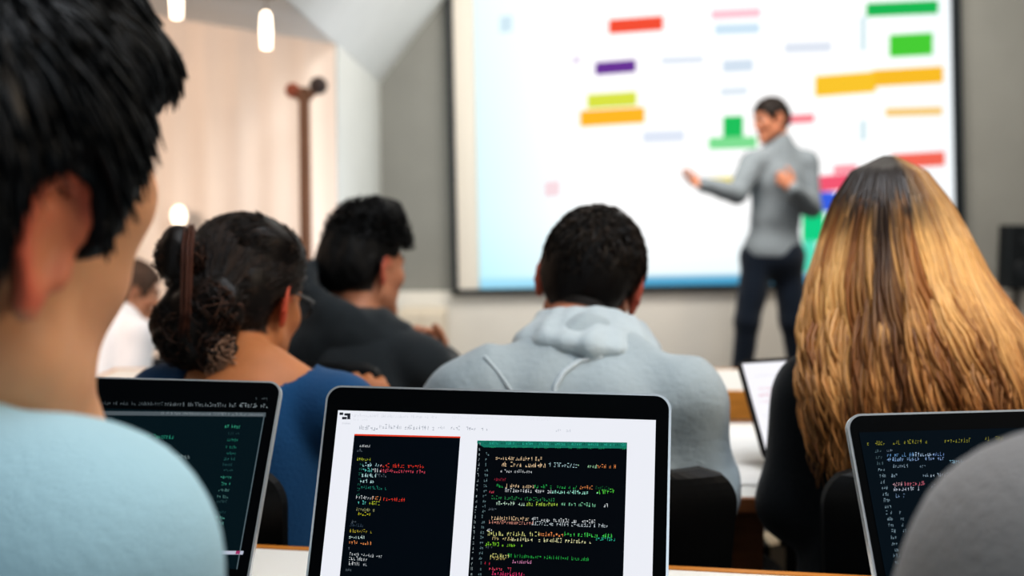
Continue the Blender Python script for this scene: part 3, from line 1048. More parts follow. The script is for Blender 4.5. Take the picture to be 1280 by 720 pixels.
def table(label, c, yaw, w, d, z, edge, m_edge, m_leg, thick=.02, apron=None, group=None, inset=.07):
    root = thing('table', label, 'table', (c[0], c[1], 0), group)
    y = math.radians(yaw)
    M = np.array([[math.cos(y), -math.sin(y), 0], [math.sin(y), math.cos(y), 0], [0, 0, 1]])
    o = V(c[0], c[1], 0)
    obj('tabletop', box((-w / 2, -d / 2, z - thick), (w / 2, d / 2, z), M, o), m_top, root)
    e = MB()
    t0, z0 = edge, z - thick - .002
    zt = z + .0012
    e.box((-w / 2 - t0, -d / 2 - t0, z0), (w / 2 + t0, -d / 2 + .0005, zt), M, o).box((-w / 2 - t0, d / 2 - .0005, z0), (w / 2 + t0, d / 2 + t0, zt), M, o)
    e.box((-w / 2 - t0, -d / 2, z0), (-w / 2 + .0005, d / 2, zt), M, o).box((w / 2 - .0005, -d / 2, z0), (w / 2 + t0, d / 2, zt), M, o)
    obj('edge_band', e.vf(), m_edge, root)
    if apron:
        obj('apron', box((-w / 2 - t0, -d / 2 - t0 - .003, z - apron), (w / 2 + t0, -d / 2 - t0 + .015, z - .003), M, o), m_wood3, root)
    for sx in (-1, 1):
        for sy in (-1, 1):
            lg = MB()
            cx_, cy_ = sx * (w / 2 - inset), sy * (d / 2 - .06)
            a = [(cx_ - .025, cy_ - .025), (cx_ + .025, cy_ - .025), (cx_ + .025, cy_ + .025), (cx_ - .025, cy_ + .025)]
            top = [M @ V(x, yy_, z0) + o for x, yy_ in a]
            bot = [M @ V(cx_ + (x - cx_) * .7, cy_ + (yy_ - cy_) * .7, 0) + o for x, yy_ in a]
            lg.add(np.vstack([bot, top]), [(3, 2, 1, 0), (4, 5, 6, 7), (0, 1, 5, 4), (1, 2, 6, 5), (2, 3, 7, 6), (3, 0, 4, 7)])
            obj('leg', lg.vf(), m_leg, root)
    return root


pA, pB = at(350, 692, 1.348), at(850, 718, 1.27)
YW = math.degrees(math.atan2(pB[1] - pA[1], pB[0] - pA[0]))
yr = math.radians(YW)
ctr = V(0, pA[1] + (0 - pA[0]) * math.tan(yr), 0) + V(math.sin(yr), -math.cos(yr), 0) * .33
table('white table with oak edge carrying the three open laptops nearest the viewer', ctr, YW, 2.3, .64, .75, .012, m_wood, m_wood2)
table('white table with brown edge before the blonde person, carrying the white-screen laptop', (.30 + .62, 2.03, 0), 0, 1.22, .60, .71, .012, m_wood2, m_wood2, thick=.018, inset=.07)
table('white table in front of the bun-haired person and the person in the pale jacket', (-.36, 2.03, 0), 0, 1.26, .60, .71, .012, m_wood2, m_wood2, thick=.018)
table('long white table with honey wood apron between the charcoal hoodie and the presenter', (.15, 2.92, 0), 0, 2.5, .36, .71, .01, m_wood3, m_wood2, apron=.07)

m_chair = mat('black_plastic', '07090b', .5, noise=.1, nscale=30, spec=.25)
m_chleg = mat('dark_steel', '15181b', .35, metal=.6)


def make_chair(label, x, y, yaw=0):
    root = thing('chair', label, 'chair', (0, 0, 0), 'black chairs behind the front table')
    pr = [E(V(0, .02, .44), V(.20, .21, .022), .02), E(V(0, -.1, .44), V(.19, .1, .02), .02)]
    obj('seat', sdf_mesh(pr, .008), m_chair, root, smooth=True)
    # curved back shell
    nu, nv = 20, 40
    vs = []
    for side in (0, 1):
        for j in range(nv):
            t = j / (nv - 1)
            z = .50 + .335 * t
            hw = (.165 - .05 * (1 - math.sqrt(max(0, 1 - max(0, (t - .85) / .15) ** 2)))) * (1 - .12 * (1 - t))
            for i in range(nu):
                a = -1 + 2 * i / (nu - 1)
                vs.append((a * hw, -.205 - .03 * t + .035 * a * a + side * .016, z))
    fs = []
    o = nu * nv
    for j in range(nv - 1):
        for i in range(nu - 1):
            q = j * nu + i
            fs += [(q, q + 1, q + nu + 1, q + nu), (q + o, q + o + nu, q + o + nu + 1, q + o + 1)]
    for i in range(nu - 1):
        fs += [(i, i + o, i + o + 1, i + 1), ((nv - 1) * nu + i, (nv - 1) * nu + i + 1, (nv - 1) * nu + i + 1 + o, (nv - 1) * nu + i + o)]
    for j in range(nv - 1):
        fs += [(j * nu, (j + 1) * nu, (j + 1) * nu + o, j * nu + o), (j * nu + nu - 1, j * nu + nu - 1 + o, (j + 1) * nu + nu - 1 + o, (j + 1) * nu + nu - 1)]
    obj('backrest', (vs, fs), m_chair, root, smooth=False)
    for sx in (-1, 1):
        obj('back_post', MB().tube([(sx * .11, -.13, .43), (sx * .115, -.19, .46), (sx * .12, -.215, .56)], .011, 8).vf(), m_chleg, root)
        for sy in (-1, 1):
            obj('leg', MB().tube([(sx * .15, .02 + sy * .13, .435), (sx * .2, .02 + sy * .19, 0)], .011, 8).vf(), m_chleg, root)
    root.location = (x, y, 0)
    root.rotation_euler = (0, 0, math.radians(-yaw))
    return root


CH = [(.125, 1.60, 0, 'black chair with rounded backrest under the person in the pale jacket'),
      (-.40, 1.62, 14, 'black chair under the bun-haired person in the blue top, behind gap between laptops'),
      (.56, 1.60, 0, 'black chair under the blonde person in the black top'),
      (-.335, 2.56, 25, 'black chair under the person in the charcoal hoodie')]
chair0 = make_chair(CH[0][3], *CH[0][:3])
for x, y, a, lb in CH[1:]:
    r_ = chair0.copy(); COL.objects.link(r_)
    r_.location = (x, y, 0); r_.rotation_euler = (0, 0, math.radians(-a)); r_['label'] = lb
    for ch in list(chair0.children):
        c_ = ch.copy(); COL.objects.link(c_); c_.parent = r_

# the blonde person's laptop with a white document
K_ = laptop('small dark-edged laptop with white document screen beside the long blonde hair', (.5655, 1.9455, .7262, .3808, .5072), .28, .19, deck=.18, lid_color=m_key)
disp = lid_rect(K_, 'display', -.28 / 2 + .007, .28 / 2 - .007, .012, .19 - .007, .0008, screen_mat('doc_white', 'f2f1f6', 1.05))
T = Text(K_, .0014)
for a in [(947, 486, 1000, 484, 'e6b8c2', 4), (948, 494, 990, 492, 'e0a4b2', 5), (949, 502, 1000, 500, 'e8c8d0', 4), (943, 470, 975, 468, 'd8d4dc', 3), (952, 520, 1000, 518, 'dcd8e0', 3), (955, 535, 1000, 533, 'dcd8e0', 3)]:
    T.run(*a[:5], h=a[5])
T.build('document_text', disp)
# loose papers on that table
m_paper = mat('paper', 'e9e8e4', .7, noise=.02)
for k, (px, py, w, d, a, lb) in enumerate([(905, 560, .21, .29, 8, 'white sheet of paper on the table left of the white-screen laptop'),
                                           (915, 596, .20, .15, -14, 'white half sheet of paper near the table edge left of the blonde person')]):
    Y = .459 * 1400 / (py - 255)
    p = at(px, py, Y)
    ca, sa = math.cos(math.radians(a)), math.sin(math.radians(a))
    M = np.array([[ca, -sa, 0], [sa, ca, 0], [0, 0, 1]])
    g = MB()
    nx, ny = 6, 8
    vs = [M @ V((i / nx - .5) * w, (j / ny - .5) * d, .0006 + .004 * max(0, i / nx - .7) ** 2 * k + .0004 * k) + V(p[0] , p[1], .7112) for j in range(ny + 1) for i in range(nx + 1)]
    fs = [(j * (nx + 1) + i, j * (nx + 1) + i + 1, (j + 1) * (nx + 1) + i + 1, (j + 1) * (nx + 1) + i) for j in range(ny) for i in range(nx)]
    o = obj('sheet_of_paper', (vs, fs), m_paper, None)
    o['label'] = lb; o['category'] = 'paper'; o['group'] = 'loose papers on the second table'

# striped bag standing under the table
m_bagA, m_bagB = mat('beige_canvas', 'c9b89c', .9, bump=.3, bscale=300), mat('black_stripe', '14120f', .9)
bag = thing('striped_bag', 'beige and black striped bag on the floor between pale jacket and blonde person', 'bag', (.50, 2.42, 0))
bg = MB()
nst = 9
for i in range(nst):
    x0, x1 = .36 + i * .30 / nst, .36 + (i + 1) * .30 / nst
    bg.prism([(x0, 2.36, 0), (x1, 2.36, 0), (x1, 2.38, .44 + .01 * math.sin(i)), (x0, 2.38, .44 + .01 * math.sin(i - 1))], (0, .10, 0), mi=i % 2)
obj('bag_body', bg.vf(), [m_bagA, m_bagB], bag, midx=bg.mi)
for yy_ in (2.385, 2.475):
    obj('handle', MB().tube([(.43, yy_, .43), (.44, yy_, .49), (.51, yy_, .52), (.58, yy_, .49), (.59, yy_, .43)], .008, 8).vf(), m_bagB, bag)

# coat stand in front of the cream wall
cs0 = at(380, 118, 5.0)
cst = thing('coat_stand', 'tall brown wooden coat stand with two round knobs before the cream wall', 'coat stand', (cs0[0], 5.0, 0))
m_stand = mat('dark_walnut', '6b4a34', .5, noise=.2, nscale=8, stretch=(8, 8, 1))
obj('pole', MB().lathe([(.026, .02), (.026, 1.2), (.024, cs0[2] + .03)], (cs0[0], 5.0, 0), 16).vf(), m_stand, cst, smooth=False)
obj('base', MB().lathe([(.19, 0), (.19, .02), (.14, .035), (.03, .06)], (cs0[0], 5.0, 0), 28).vf(), m_stand, cst)
for (px, py, rr_, c) in ((366, 113, .034, '8a4a34'), (398, 107, .040, '3d322f')):
    p = at(px, py, 5.0)
    arm = obj('hook_arm', MB().tube([V(cs0[0], 5.0, cs0[2] - .03), (V(cs0[0], 5.0, cs0[2]) + p) / 2 - V(0, 0, .02), p], .016, 10).vf(), m_stand, cst)
    obj('knob', sdf_mesh([E(p, V(rr_, rr_ * .9, rr_), .01)], .006), mat('knob_' + c, c, .6, noise=.1), arm, smooth=True)

# pendant lamps
m_glow = mat('lamp_glow', 'ffe9cf', .5, emit=4.0)
m_cord = mat('lamp_cord', '8a8078', .6)


def pendant(px, y0, y1, Y, label):
    b, t = at(px, y1, Y), at(px, y0, Y)
    h = t[2] - b[2]
    root = thing('pendant_lamp', label, 'lamp', tuple(t), 'slim pendant lamps over the left bay')
    obj('lamp_shade', MB().lathe([(.008, 0), (.019, .004), (.022, h * .5), (.018, h - .01), (.006, h)], tuple(b), 16).vf(), m_glow, root, smooth=True)
    zc_ = ez + .62 * (t[0] - ex) / (-5 - ex)
    obj('cord', MB().tube([t, V(t[0], t[1], zc_)], .003, 6).vf(), m_cord, root)
    obj('canopy', MB().lathe([(.035, -.02), (.04, 0)], (t[0], t[1], zc_), 16).vf(), m_cord, root)
    return root


pendant(333, 14, 62, 4.2, 'slim glowing pendant lamp hanging left of the coat stand, the lower of two')
pendant(221, -26, 24, 3.9, 'slim glowing pendant lamp beside the dark-haired foreground head, the higher of two')
wl = at(226, 270, 5.36)
scn = thing('wall_lamp', 'small round glowing wall lamp on the cream wall above the bun-haired person', 'lamp', tuple(wl))
obj('lamp_globe', sdf_mesh([E(wl - V(0, .03, 0), V(.036, .03, .05), .01)], .007), mat('globe_glow', 'fff1dc', .5, emit=2.2), scn, smooth=True)
obj('wall_plate', MB().lathe([(.03, 0), (.03, .012)], (0, 0, 0), 16).vf(), m_cord, scn) if False else \
    obj('wall_plate', box((wl[0] - .03, wl[1] - .012, wl[2] - .04), (wl[0] + .03, wl[1] + .012, wl[2] + .04)), m_cord, scn)

# pale cabinet under the left end of the screen, black loudspeaker at the far right
q0, q1 = at(500, 388, 7.0), at(556, 388, 7.0)
cab = thing('cabinet', 'low pale cabinet against the front wall left of the projection screen', 'cabinet', ((q0[0] + q1[0]) / 2, 7.05, 0))
m_cab = mat('cabinet_cream', 'ded2c0', .6, noise=.03)
obj('carcass', box((q0[0], 6.9, .04), (q1[0], 7.26, q0[2])), m_cab, cab)
obj('plinth', box((q0[0] + .01, 6.92, 0), (q1[0] - .01, 7.26, .04)), m_dark, cab)
for k in (0, 1):
    w = (q1[0] - q0[0]) / 2
    dr = obj('door', box((q0[0] + k * w + .004, 6.884, .05), (q0[0] + (k + 1) * w - .004, 6.9, q0[2] - .012)), m_cab, cab)
    xh = q0[0] + w + (-.02 if k == 0 else .02)
    obj('handle', MB().tube([(xh, 6.878, .3), (xh, 6.878, .4)], .005, 8).vf(), m_dark, dr)
s0_, s1_ = at(1264, 282, 7.0), at(1296, 362, 7.0)
spk = thing('loudspeaker', 'black loudspeaker on a stand at the far right by the grey wall', 'loudspeaker', ((s0_[0] + s1_[0]) / 2, 7.08, 0))
m_spk = mat('speaker_black', '0e1418', .6, noise=.1, nscale=40)
obj('enclosure', box((s0_[0], 7.0, s1_[2]), (s1_[0], 7.18, s0_[2])), m_spk, spk, bevel=.008)
xm = (s0_[0] + s1_[0]) / 2
for z_, r_ in ((s1_[2] + .13, .055), (s0_[2] - .09, .03)):
    cn = MB().lathe([(r_, 0), (r_ * .9, .004), (r_ * .3, -.008)], (0, 0, 0), 20)
    vs = [(xm + x, 6.998 - z, z_ + y) for x, y, z in cn.v]
    obj('speaker_cone', (vs, cn.f), mat('cone_grey', '22262a', .5), spk)
obj('stand_pole', MB().tube([(xm, 7.09, .02), (xm, 7.09, s1_[2])], .016, 10).vf(), m_spk, spk)
obj('stand_base', MB().lathe([(.13, 0), (.13, .015), (.03, .03)], (xm, 7.09, 0), 20).vf(), m_spk, spk)


# ================================================================== PEOPLE
def cloth_mat(name, col, noise=.08, bump=.35, bscale=260, rough=.9, sheen=.15):
    return mat(name, col, rough, noise=noise, nscale=9, bump=bump, bscale=bscale, sheen=sheen, spec=.2)


def hair_mat(name, rough=.55, spec=.22):
    return mat(name, '15110e', rough, attr=True, noise=.12, nscale=50, spec=spec)


def merge(*ms):
    v, f, cc, n = [], [], [], 0
    for (mv, mf), c in ms:
        mv = np.asarray(mv, float).reshape(-1, 3)
        v.append(mv)
        f += [tuple(int(i) + n for i in q) for q in mf]
        cc.append(np.asarray(c, float) if np.ndim(c) == 2 else np.tile(np.array(c, float), (len(mv), 1)))
        n += len(mv)
    return (np.vstack(v), f), np.vstack(cc)


m_denim = cloth_mat('dark_trousers', '14181f')
m_shoe = mat('black_shoe', '0d0d0e', .4)
CROP = [(-.16, -.072), (-.085, -.07), (-.05, -.05), (-.03, .012), (.0, .03), (.016, .018), (.024, -.012), (.04, -.012), (.05, .03), (.068, .062), (.12, .078)]


def dress_lower(root, J, lp, m=None, infl=.014):
    m = m or m_denim
    tr = [p for p in lp if p[0] == 'c' and not any(np.allclose(p[2], t) for t in J['toe'])] + [E(J['pelvis'] + V(0, 0, -.01), V(.17, .13, .11), .05)]
    obj('trousers', sdf_mesh(tr, .009, infl, folds(.004, 24, 2)), m, root, smooth=True)
    for i in (0, 1):
        shoe(J['ank'][i], J['toe'][i], m_shoe, root)


# ---------------------------------------------------------------- dark-haired person in the blue sweater (left foreground)
H = at(-85, 296, .605)
FS = 1.12
J = dict(pelvis=V(-.42, .40, .5), neck=V(-.378, .54, 1.050), sh=[V(-.515, .55, .96), V(-.219, .545, .988)],
         el=[None, V(-.245, .70, .812)], wr=[V(-.52, .83, .815), at(112, 640, .67)])
root, J, R, tp, ap, lp, np_, M = build_person('F', 'person with short black hair and light blue sweater, hand at chin, large at left', J, 8, H, (20, 6, 0), 'd49c74',
                                              hands=(((.25, .95, -.05), (0, 0, -1), (.35,) * 4), ((-.16, 0, .98), (-.9, -.3, -.1), (.75, .8, .85, .85))), res=.0045,
                                              ear_red='d2664c', scalp='15110f', ear=.95, hs=FS, flare=-2, etilt=-26, temple=True)
sw = tp + ap[0] + ap[1] + [C(J['neck'] - V(0, 0, .02), J['neck'] + unit(H - J['neck']) * .045, .064, .058, .04)]
swm = cloth_mat('blue_sweater', 'aed0d9', noise=.06, bump=.5, bscale=330)
sweater = obj('sweater', sdf_mesh(sw, .007, .018, folds(.0035, 26, 1)), swm, root, smooth=True)
cm = MB()
ring = [J['neck'] + unit(H - J['neck']) * .05 + R[:, 0] * .066 * math.cos(a) + (R[:, 1] * .8 + V(0, .2, .0)) * .066 * math.sin(a) for a in np.linspace(0, 2 * math.pi, 25)]
cm.tube(ring, .010, 8)
obj('collar', cm.vf(), swm, sweater, smooth=True)
dress_lower(root, J, lp)
st = Strands()
FL = [(-.16, -.085), (-.085, -.08), (-.052, -.06), (-.036, .016), (-.012, .030), (.004, .024), (.008, -.008), (.018, -.010), (.03, .008), (.045, .026), (.06, .042), (.075, .058), (.1, .07), (.14, .072)]
cap = hair_cap(H, R, FS, .022, FL, disp=.005, dscale=60, res=.005,
               prims=[E(H + R @ V(.010, .082, .114), V(.072, .048, .036), .04, R), E(H + R @ V(-.006, .035, .138), V(.072, .085, .04), .04, R)])
tufts(st, H, R, FS, .026, FL, 2600, .034, .0018, '07090b', '181d21', lift=.006, seed=3, over=.002)
surf_tufts(st, cap, H, R, FS, lambda p: p[1] > -.05 and p[2] > .075, lambda p: (p[0] * 6, .9, -.5 - 3 * max(0, p[1] - .06)), 2400, .028, .0019, '07090b', '1a1f23', lift=.25, seed=4, drop=.12)
rg = np.random.default_rng(5)
for k in range(160):      # fringe falling forward over the brow
    a = rg.uniform(-1, 1)
    p = V(a * .066,   .084 + .032 * (1 - a * a) * rg.uniform(.5, 1), .112 + rg.uniform(-.012, .035))
    d = V(a * .15, .55, -.75) + rg.normal(size=3) * .16
    L = rg.uniform(.012, .026)
    st.add(np.array([H + R @ (p + d * L * t + V(0, 0, -.015 * t * t)) for t in np.linspace(0, 1, 5)]), .0026, lin('0c0f11'))
hm, hc = st.mesh(cap, lin('090c0f'))
obj('hair', hm, hair_mat('hair_black', .42), root, smooth=True, colors=hc)
for q in (-1, 1):
    lash = MB()
    for k in range(7):
        a = (k - 3) / 3
        p0 = FS * V(q * (.031 + a * .012), .0905 - abs(a) * .004, .016)
        lash.tube([H + R @ p0, H + R @ (p0 + V(q * .001 + a * q * .003, .005, .000)), H + R @ (p0 + V(q * .002 + a * q * .004, .010, -.001))], [.0011, .0009, .0003], 4)
    obj('eyelashes', lash.vf(), mat('lash_black', '0b0908', .5), root)

# ---------------------------------------------------------------- person in grey sleeve at the right edge
H = V(.47, .57, 1.21)
J = dict(pelvis=V(.46, .36, .5), neck=V(.44, .49, 1.045), sh=[V(.268, .52, .988), V(.60, .49, .985)], el=[V(.246, .63, .825), None], wr=[V(.40, .83, .818), V(.56, .80, .818)])
root, J, R, tp, ap, lp, np_, M = build_person('R', 'person at the right edge showing only a blurred grey sleeve and shoulder', J, 0, H, (4, 20, 0), 'd0a080',
                                              hands=(((.2, .97, 0), (0, 0, -1), (.35,) * 4), ((-.1, .97, 0), (0, 0, -1), (.35,) * 4)), res=.007, scalp='2a1c14')
obj('sweater', sdf_mesh(tp + ap[0] + ap[1] + [C(J['neck'] - V(0, 0, .02), J['neck'] + V(0, .01, .04), .064, .058, .04)], .008, .022, folds(.005, 24, 4)),
    cloth_mat('grey_knit', '8f8c8a', noise=.08, bump=.6, bscale=240), root, smooth=True)
dress_lower(root, J, lp)
st = Strands()
tufts(st, H, R, 1.0, .014, CROP, 500, .05, .0024, '1c140f', '3a2a1f', seed=9)
hm, hc = st.mesh(hair_cap(H, R, 1.0, .014, CROP, res=.007), lin('1c140f'))
obj('hair', hm, hair_mat('hair_brown'), root, smooth=True, colors=hc)

# ---------------------------------------------------------------- person in the pale jacket (centre)
H = at(739, 355, 1.97)
N_ = at(724, 446, 1.70)
J = dict(pelvis=V(.125, 1.575, .5), neck=N_, sh=[at(588, 500, 1.63), at(858, 512, 1.62)], el=[V(-.135, 1.60, .76), V(.268, 1.60, .745)], wr=[V(-.02, 1.86, .785), V(.20, 1.86, .785)])
root, J, R, tp, ap, lp, np_, M = build_person('G', 'person with short dark hair in a pale grey-blue jacket with raised collar, back turned, centre', J, 0, H, (14, 14, 11), 'b87a5e',
                                              hands=(((.2, .95, 0), (0, 0, -1), (.35,) * 4), ((-.2, .95, 0), (0, 0, -1), (.35,) * 4)), ear_red='b85844', scalp='191512', ear=1.05)
jm = cloth_mat('pale_jacket', '9ba6aa', noise=.10, bump=.4, bscale=90, rough=.75)
jprims = tp + ap[0] + ap[1]
jv, jf = sdf_mesh(jprims, .006, .016, creases(.009, 30, 3))
JC = np.tile(np.array(lin('b3bcc0')), (len(jv), 1))
jacket = obj('jacket', (jv, jf), jm, root, smooth=True)
bv = BVHTree.FromPolygons([tuple(p) for p in jv], [tuple(int(i) for i in q) for q in jf])
# raised soft collar round the neck
cprims = []
axn = unit(H - N_ - V(0, .02, .0))
for lvl in range(9):
    h = .004 + .0135 * lvl
    rad = .096 - .0024 * lvl
    cc_ = N_ + V(.012, .004, 0) + axn * h
    r1 = V(1, 0, -.12); f1 = V(0, 1, -.25)
    ring = [cc_ + r1 * rad * 1.04 * math.cos(a) + f1 * rad * .95 * math.sin(a) for a in np.linspace(0, 2 * math.pi, 17)]
    for a_, b_ in zip(ring[:-1], ring[1:]):
        cprims.append(C(a_, b_, .013, None, .012))
obj('collar', sdf_mesh(cprims, .005, 0, creases(.006, 38, 6)), cloth_mat('pale_collar', 'acb7bb', noise=.10, bump=.4, bscale=90, rough=.75), jacket, smooth=True)
cbv = None


def drape(pxs, bvh, off=.002, Y=None):
    out = []
    for px, py in pxs:
        o, d = ray(px, py)
        h = bvh.ray_cast(Vector(o), Vector(d), 5)
        if h[0] is not None:
            out.append(np.array(h[0]) - d * off)
    return np.array(out)


def dense(p, n=24):
    p = np.array(p, float)
    t = np.linspace(0, len(p) - 1, n)
    i = np.clip(t.astype(int), 0, len(p) - 2)
    a = (t - i)[:, None]
    return p[i] * (1 - a) + p[i + 1] * a


m_seam = cloth_mat('pale_seam', 'b9c3c7', noise=.05)
for path, w in (([(752, 446), (724, 452), (704, 466), (694, 484), (690, 520)], .004), ([(664, 414), (690, 420), (716, 424)], .003), ([(606, 446), (622, 464), (640, 490)], .0025)):
    pp = drape(dense(path), bv, .001)
    if len(pp) > 3:
        obj('seam', MB().tube(pp, w, 8).vf(), m_seam, jacket, smooth=True)
dress_lower(root, J, lp)
st = Strands()
GLN = [(-.16, -.078), (-.085, -.075), (-.05, -.052), (-.03, .014), (.0, .03), (.016, .018), (.024, -.01), (.04, -.01), (.05, .03), (.068, .062), (.12, .078)]
tufts(st, H, R, 1.0, .012, GLN, 3800, .020, .0014, '0c0a09', '35291e', lift=.009, seed=11)
hm, hc = st.mesh(hair_cap(H, R, 1.0, .010, GLN, disp=.002, prims=[E(H + R @ V(0, .02, .105), V(.06, .07, .025), .03, R)]), lin('100d0b'))
obj('hair', hm, hair_mat('hair_dark', .5), root, smooth=True, colors=hc)

# ---------------------------------------------------------------- bun-haired person in the blue top
H = at(308, 378, 1.80)
N_ = at(318, 470, 1.66)
y = math.radians(18)
rB = V(math.cos(y), -math.sin(y), 0)
J = dict(pelvis=V(-.40, 1.585, .5), neck=N_, sh=[N_ - rB * .155 - V(0, 0, .055), N_ + rB * .140 - V(0, 0, .052)],
         el=[None, V(-.235, 1.75, .735)], wr=[V(-.42, 1.92, .765), at(480, 540, 1.93)])
root, J, R, tp, ap, lp, np_, M = build_person('B', 'person with dark brown hair gathered in a low bun, blue scoop-back top and glasses', J, 18, H, (22, 14, 0), 'b07248', gscale=.92, bust=.9,
                                              hands=(((.3, .95, 0), (0, 0, -1), (.35,) * 4), ((-.35, .1, .93), (-.3, .95, .1), (.9, .9, .9, .9))), ear_red='c0503a', scalp='1d1410')
top_m = cloth_mat('blue_top', '17466e', noise=.1)
cc_ = N_ + V(-.01, -.02, .035)


def scoop(X, Y, Z):
    return .088 - np.sqrt((X - cc_[0]) ** 2 / 1.5 + (Y - cc_[1]) ** 2 + (Z - cc_[2]) ** 2)


obj('top', sdf_mesh(tp + [C(J['sh'][i], J['sh'][i] + (J['el'][i] - J['sh'][i]) * .6, .052, .047, .03) for i in (0, 1)], .006, .009, chain(folds(.003, 24, 5), cut(scoop))),
    top_m, root, smooth=True)
dress_lower(root, J, lp)
BLN = [(-.16, -.085), (-.085, -.08), (-.05, -.055), (-.03, .0), (.0, .012), (.03, .02), (.05, .045), (.068, .066), (.12, .075)]
st = Strands()
rg = np.random.default_rng(21)
cap = hair_cap(H, R, 1.0, .014, BLN, disp=.004, dscale=50, prims=[E(H + R @ V(.03, -.02, .09), V(.06, .08, .04), .03, R), E(H + R @ V(-.075, -.03, .045), V(.045, .06, .055), .03, R)])
bun = sdf_mesh([E(at(226, 318, 1.70), V(.032, .05, .045), .03), E(at(236, 420, 1.66), V(.052, .05, .046), .03), E(at(262, 386, 1.66), V(.05, .045, .05), .03),
                E(at(266, 440, 1.64), V(.036, .036, .024), .02), E(at(216, 400, 1.67), V(.03, .04, .04), .02)], .005, 0, folds(.006, 70, 8, .5))
knot = at(250, 398, 1.62)
for k in range(1300):      # swept back over the skull to the bun
    d = unit(rg.normal(size=3) * V(1, 1, 1))
    p = V(d[0] * .089, d[1] * .112 - .014, d[2] * .104 + .034)
    if p[2] < np.interp(p[1], *zip(*BLN)) + .01:
        continue
    w0 = H + R @ p
    pts = []
    for t in np.linspace(0, 1, 7):
        q = w0 * (1 - t) + (knot + rg.normal(size=3) * .004) * t
        l = (q - H) @ R
        s_ = np.sqrt((l[0] / .0925) ** 2 + ((l[1] + .014) / .117) ** 2 + ((l[2] - .034) / .109) ** 2)
        if s_ < 1 and t < .9:
            l = V(l[0] / s_, (l[1] + .014) / s_ - .014, (l[2] - .034) / s_ + .034)
        pts.append(H + R @ l)
    a = rg.uniform(0, 1) ** 2.5
    st.add(np.array(pts), .0017, np.array(lin('120d0b')) * (1 - a) + np.array(lin('33241a')) * a)
surf_tufts(st, cap, H, R, 1.0, lambda p: p[2] > np.interp(p[1], *zip(*BLN)) + .012, lambda p: (-.5 - p[0] * 3, -.9, -.2 - p[2] * 3), 2600, .028, .0013, '0f0b09', '3a2a1e', lift=.0, seed=23, drop=0)
for k in range(800):      # curls of the bun
    cen = [at(236, 420, 1.65), at(262, 388, 1.65), at(226, 322, 1.69), at(266, 438, 1.63), at(218, 400, 1.66)][k % 5]
    rad = [.050, .048, .040, .034, .034][k % 5]
    a0, n_ = rg.uniform(0, 6.28), unit(rg.normal(size=3))
    u_ = unit(np.cross(n_, V(.3, .5, .8))); w_ = np.cross(n_, u_)
    pts = [cen + (u_ * math.cos(a0 + t) + w_ * math.sin(a0 + t)) * rad * V(.95, .9, .95) * rg.uniform(.8, 1.08) * (1.0 + .07 * math.sin(3 * t + k)) for t in np.linspace(0, rg.uniform(1.5, 3), 8)]
    a = rg.uniform(0, 1) ** 3
    st.add(np.array(pts), .0015, np.array(lin('100b09')) * (1 - a) + np.array(lin('54392b')) * a)
for k in range(14):       # the lighter reddish lock
    x = 234 + rg.normal() * 2.5
    pts = [at(x + 3, 284, 1.69), at(x, 310, 1.645), at(x - 1, 350, 1.625), at(x - 2, 390, 1.605), at(x - 6, 425, 1.605)]
    st.add(dense(pts, 9) + rg.normal(size=3) * .003, .0016, lin('4e2e22'))
for k in range(26):       # pale frizz under the bun
    p = at(278 + rg.normal() * 7, 436 + rg.normal() * 8, 1.60)
    pts = [p + V(math.cos(t * 4 + k) * .010, math.sin(t * 3) * .008, -.03 * t + math.sin(t * 4 + k) * .008) for t in np.linspace(0, 1, 7)]
    st.add(np.array(pts), .0017, lin('9a7a64'))
hm, hc = st.mesh(cap, lin('120d0b'))
hm, hc = merge((hm, hc), (bun, lin('140f0c')))
obj('hair', hm, hair_mat('hair_bun', .45), root, smooth=True, colors=hc)
g = MB()
for q in (-1, 1):
    g.tube([H + R @ V(q * .072, .085, .016), H + R @ V(q * .082, .03, .018), H + R @ V(q * .084, -.01, .02), H + R @ V(q * .084, -.028, .008)], .0024, 6)
    g.tube([H + R @ V(q * (.037 + .026 * math.cos(a)), .106 - .012 * abs(math.cos(a)), .010 + .02 * math.sin(a)) for a in np.linspace(0, 2 * math.pi, 17)], .002, 6)
g.tube([H + R @ V(-.012, .108, .014), H + R @ V(0, .111, .017), H + R @ V(.012, .108, .014)], .002, 6)
obj('glasses', g.vf(), mat('glasses_black', '0c0c0d', .3), root)

# ---------------------------------------------------------------- person in the charcoal hoodie
H = at(457, 336, 2.68)
N_ = at(452, 424, 2.60)
y = math.radians(28)
rH = V(math.cos(y), -math.sin(y), 0)
J = dict(pelvis=V(-.345, 2.50, .5), neck=N_, sh=[N_ - rH * .165 - V(0, 0, .05), N_ + rH * .165 - V(0, 0, .05)], el=[None, V(-.145, 2.70, .745)],
         wr=[V(-.40, 2.86, .765), at(550, 452, 2.80)])
root, J, R, tp, ap, lp, np_, M = build_person('H', 'person in a charcoal hoodie with high black curly hair, turned right, hand near chin', J, 28, H, (42, 6, 0), 'b07a5e', ear_red='b85a48',
                                              hands=(((.3, .95, 0), (0, 0, -1), (.35,) * 4), ((-.45, -.15, .85), (-.6, -.7, .1), (.8, .8, .9, .9))), scalp='0e0c0c')
hm_ = cloth_mat('charcoal_hoodie', '262c30', noise=.12, bump=.4)
hood_b = obj('hoodie', sdf_mesh(tp + ap[0] + ap[1], .007, .016, folds(.006, 20, 7, .5)), hm_, root, smooth=True)
fH = V(math.sin(y), math.cos(y), 0)
hp_ = []
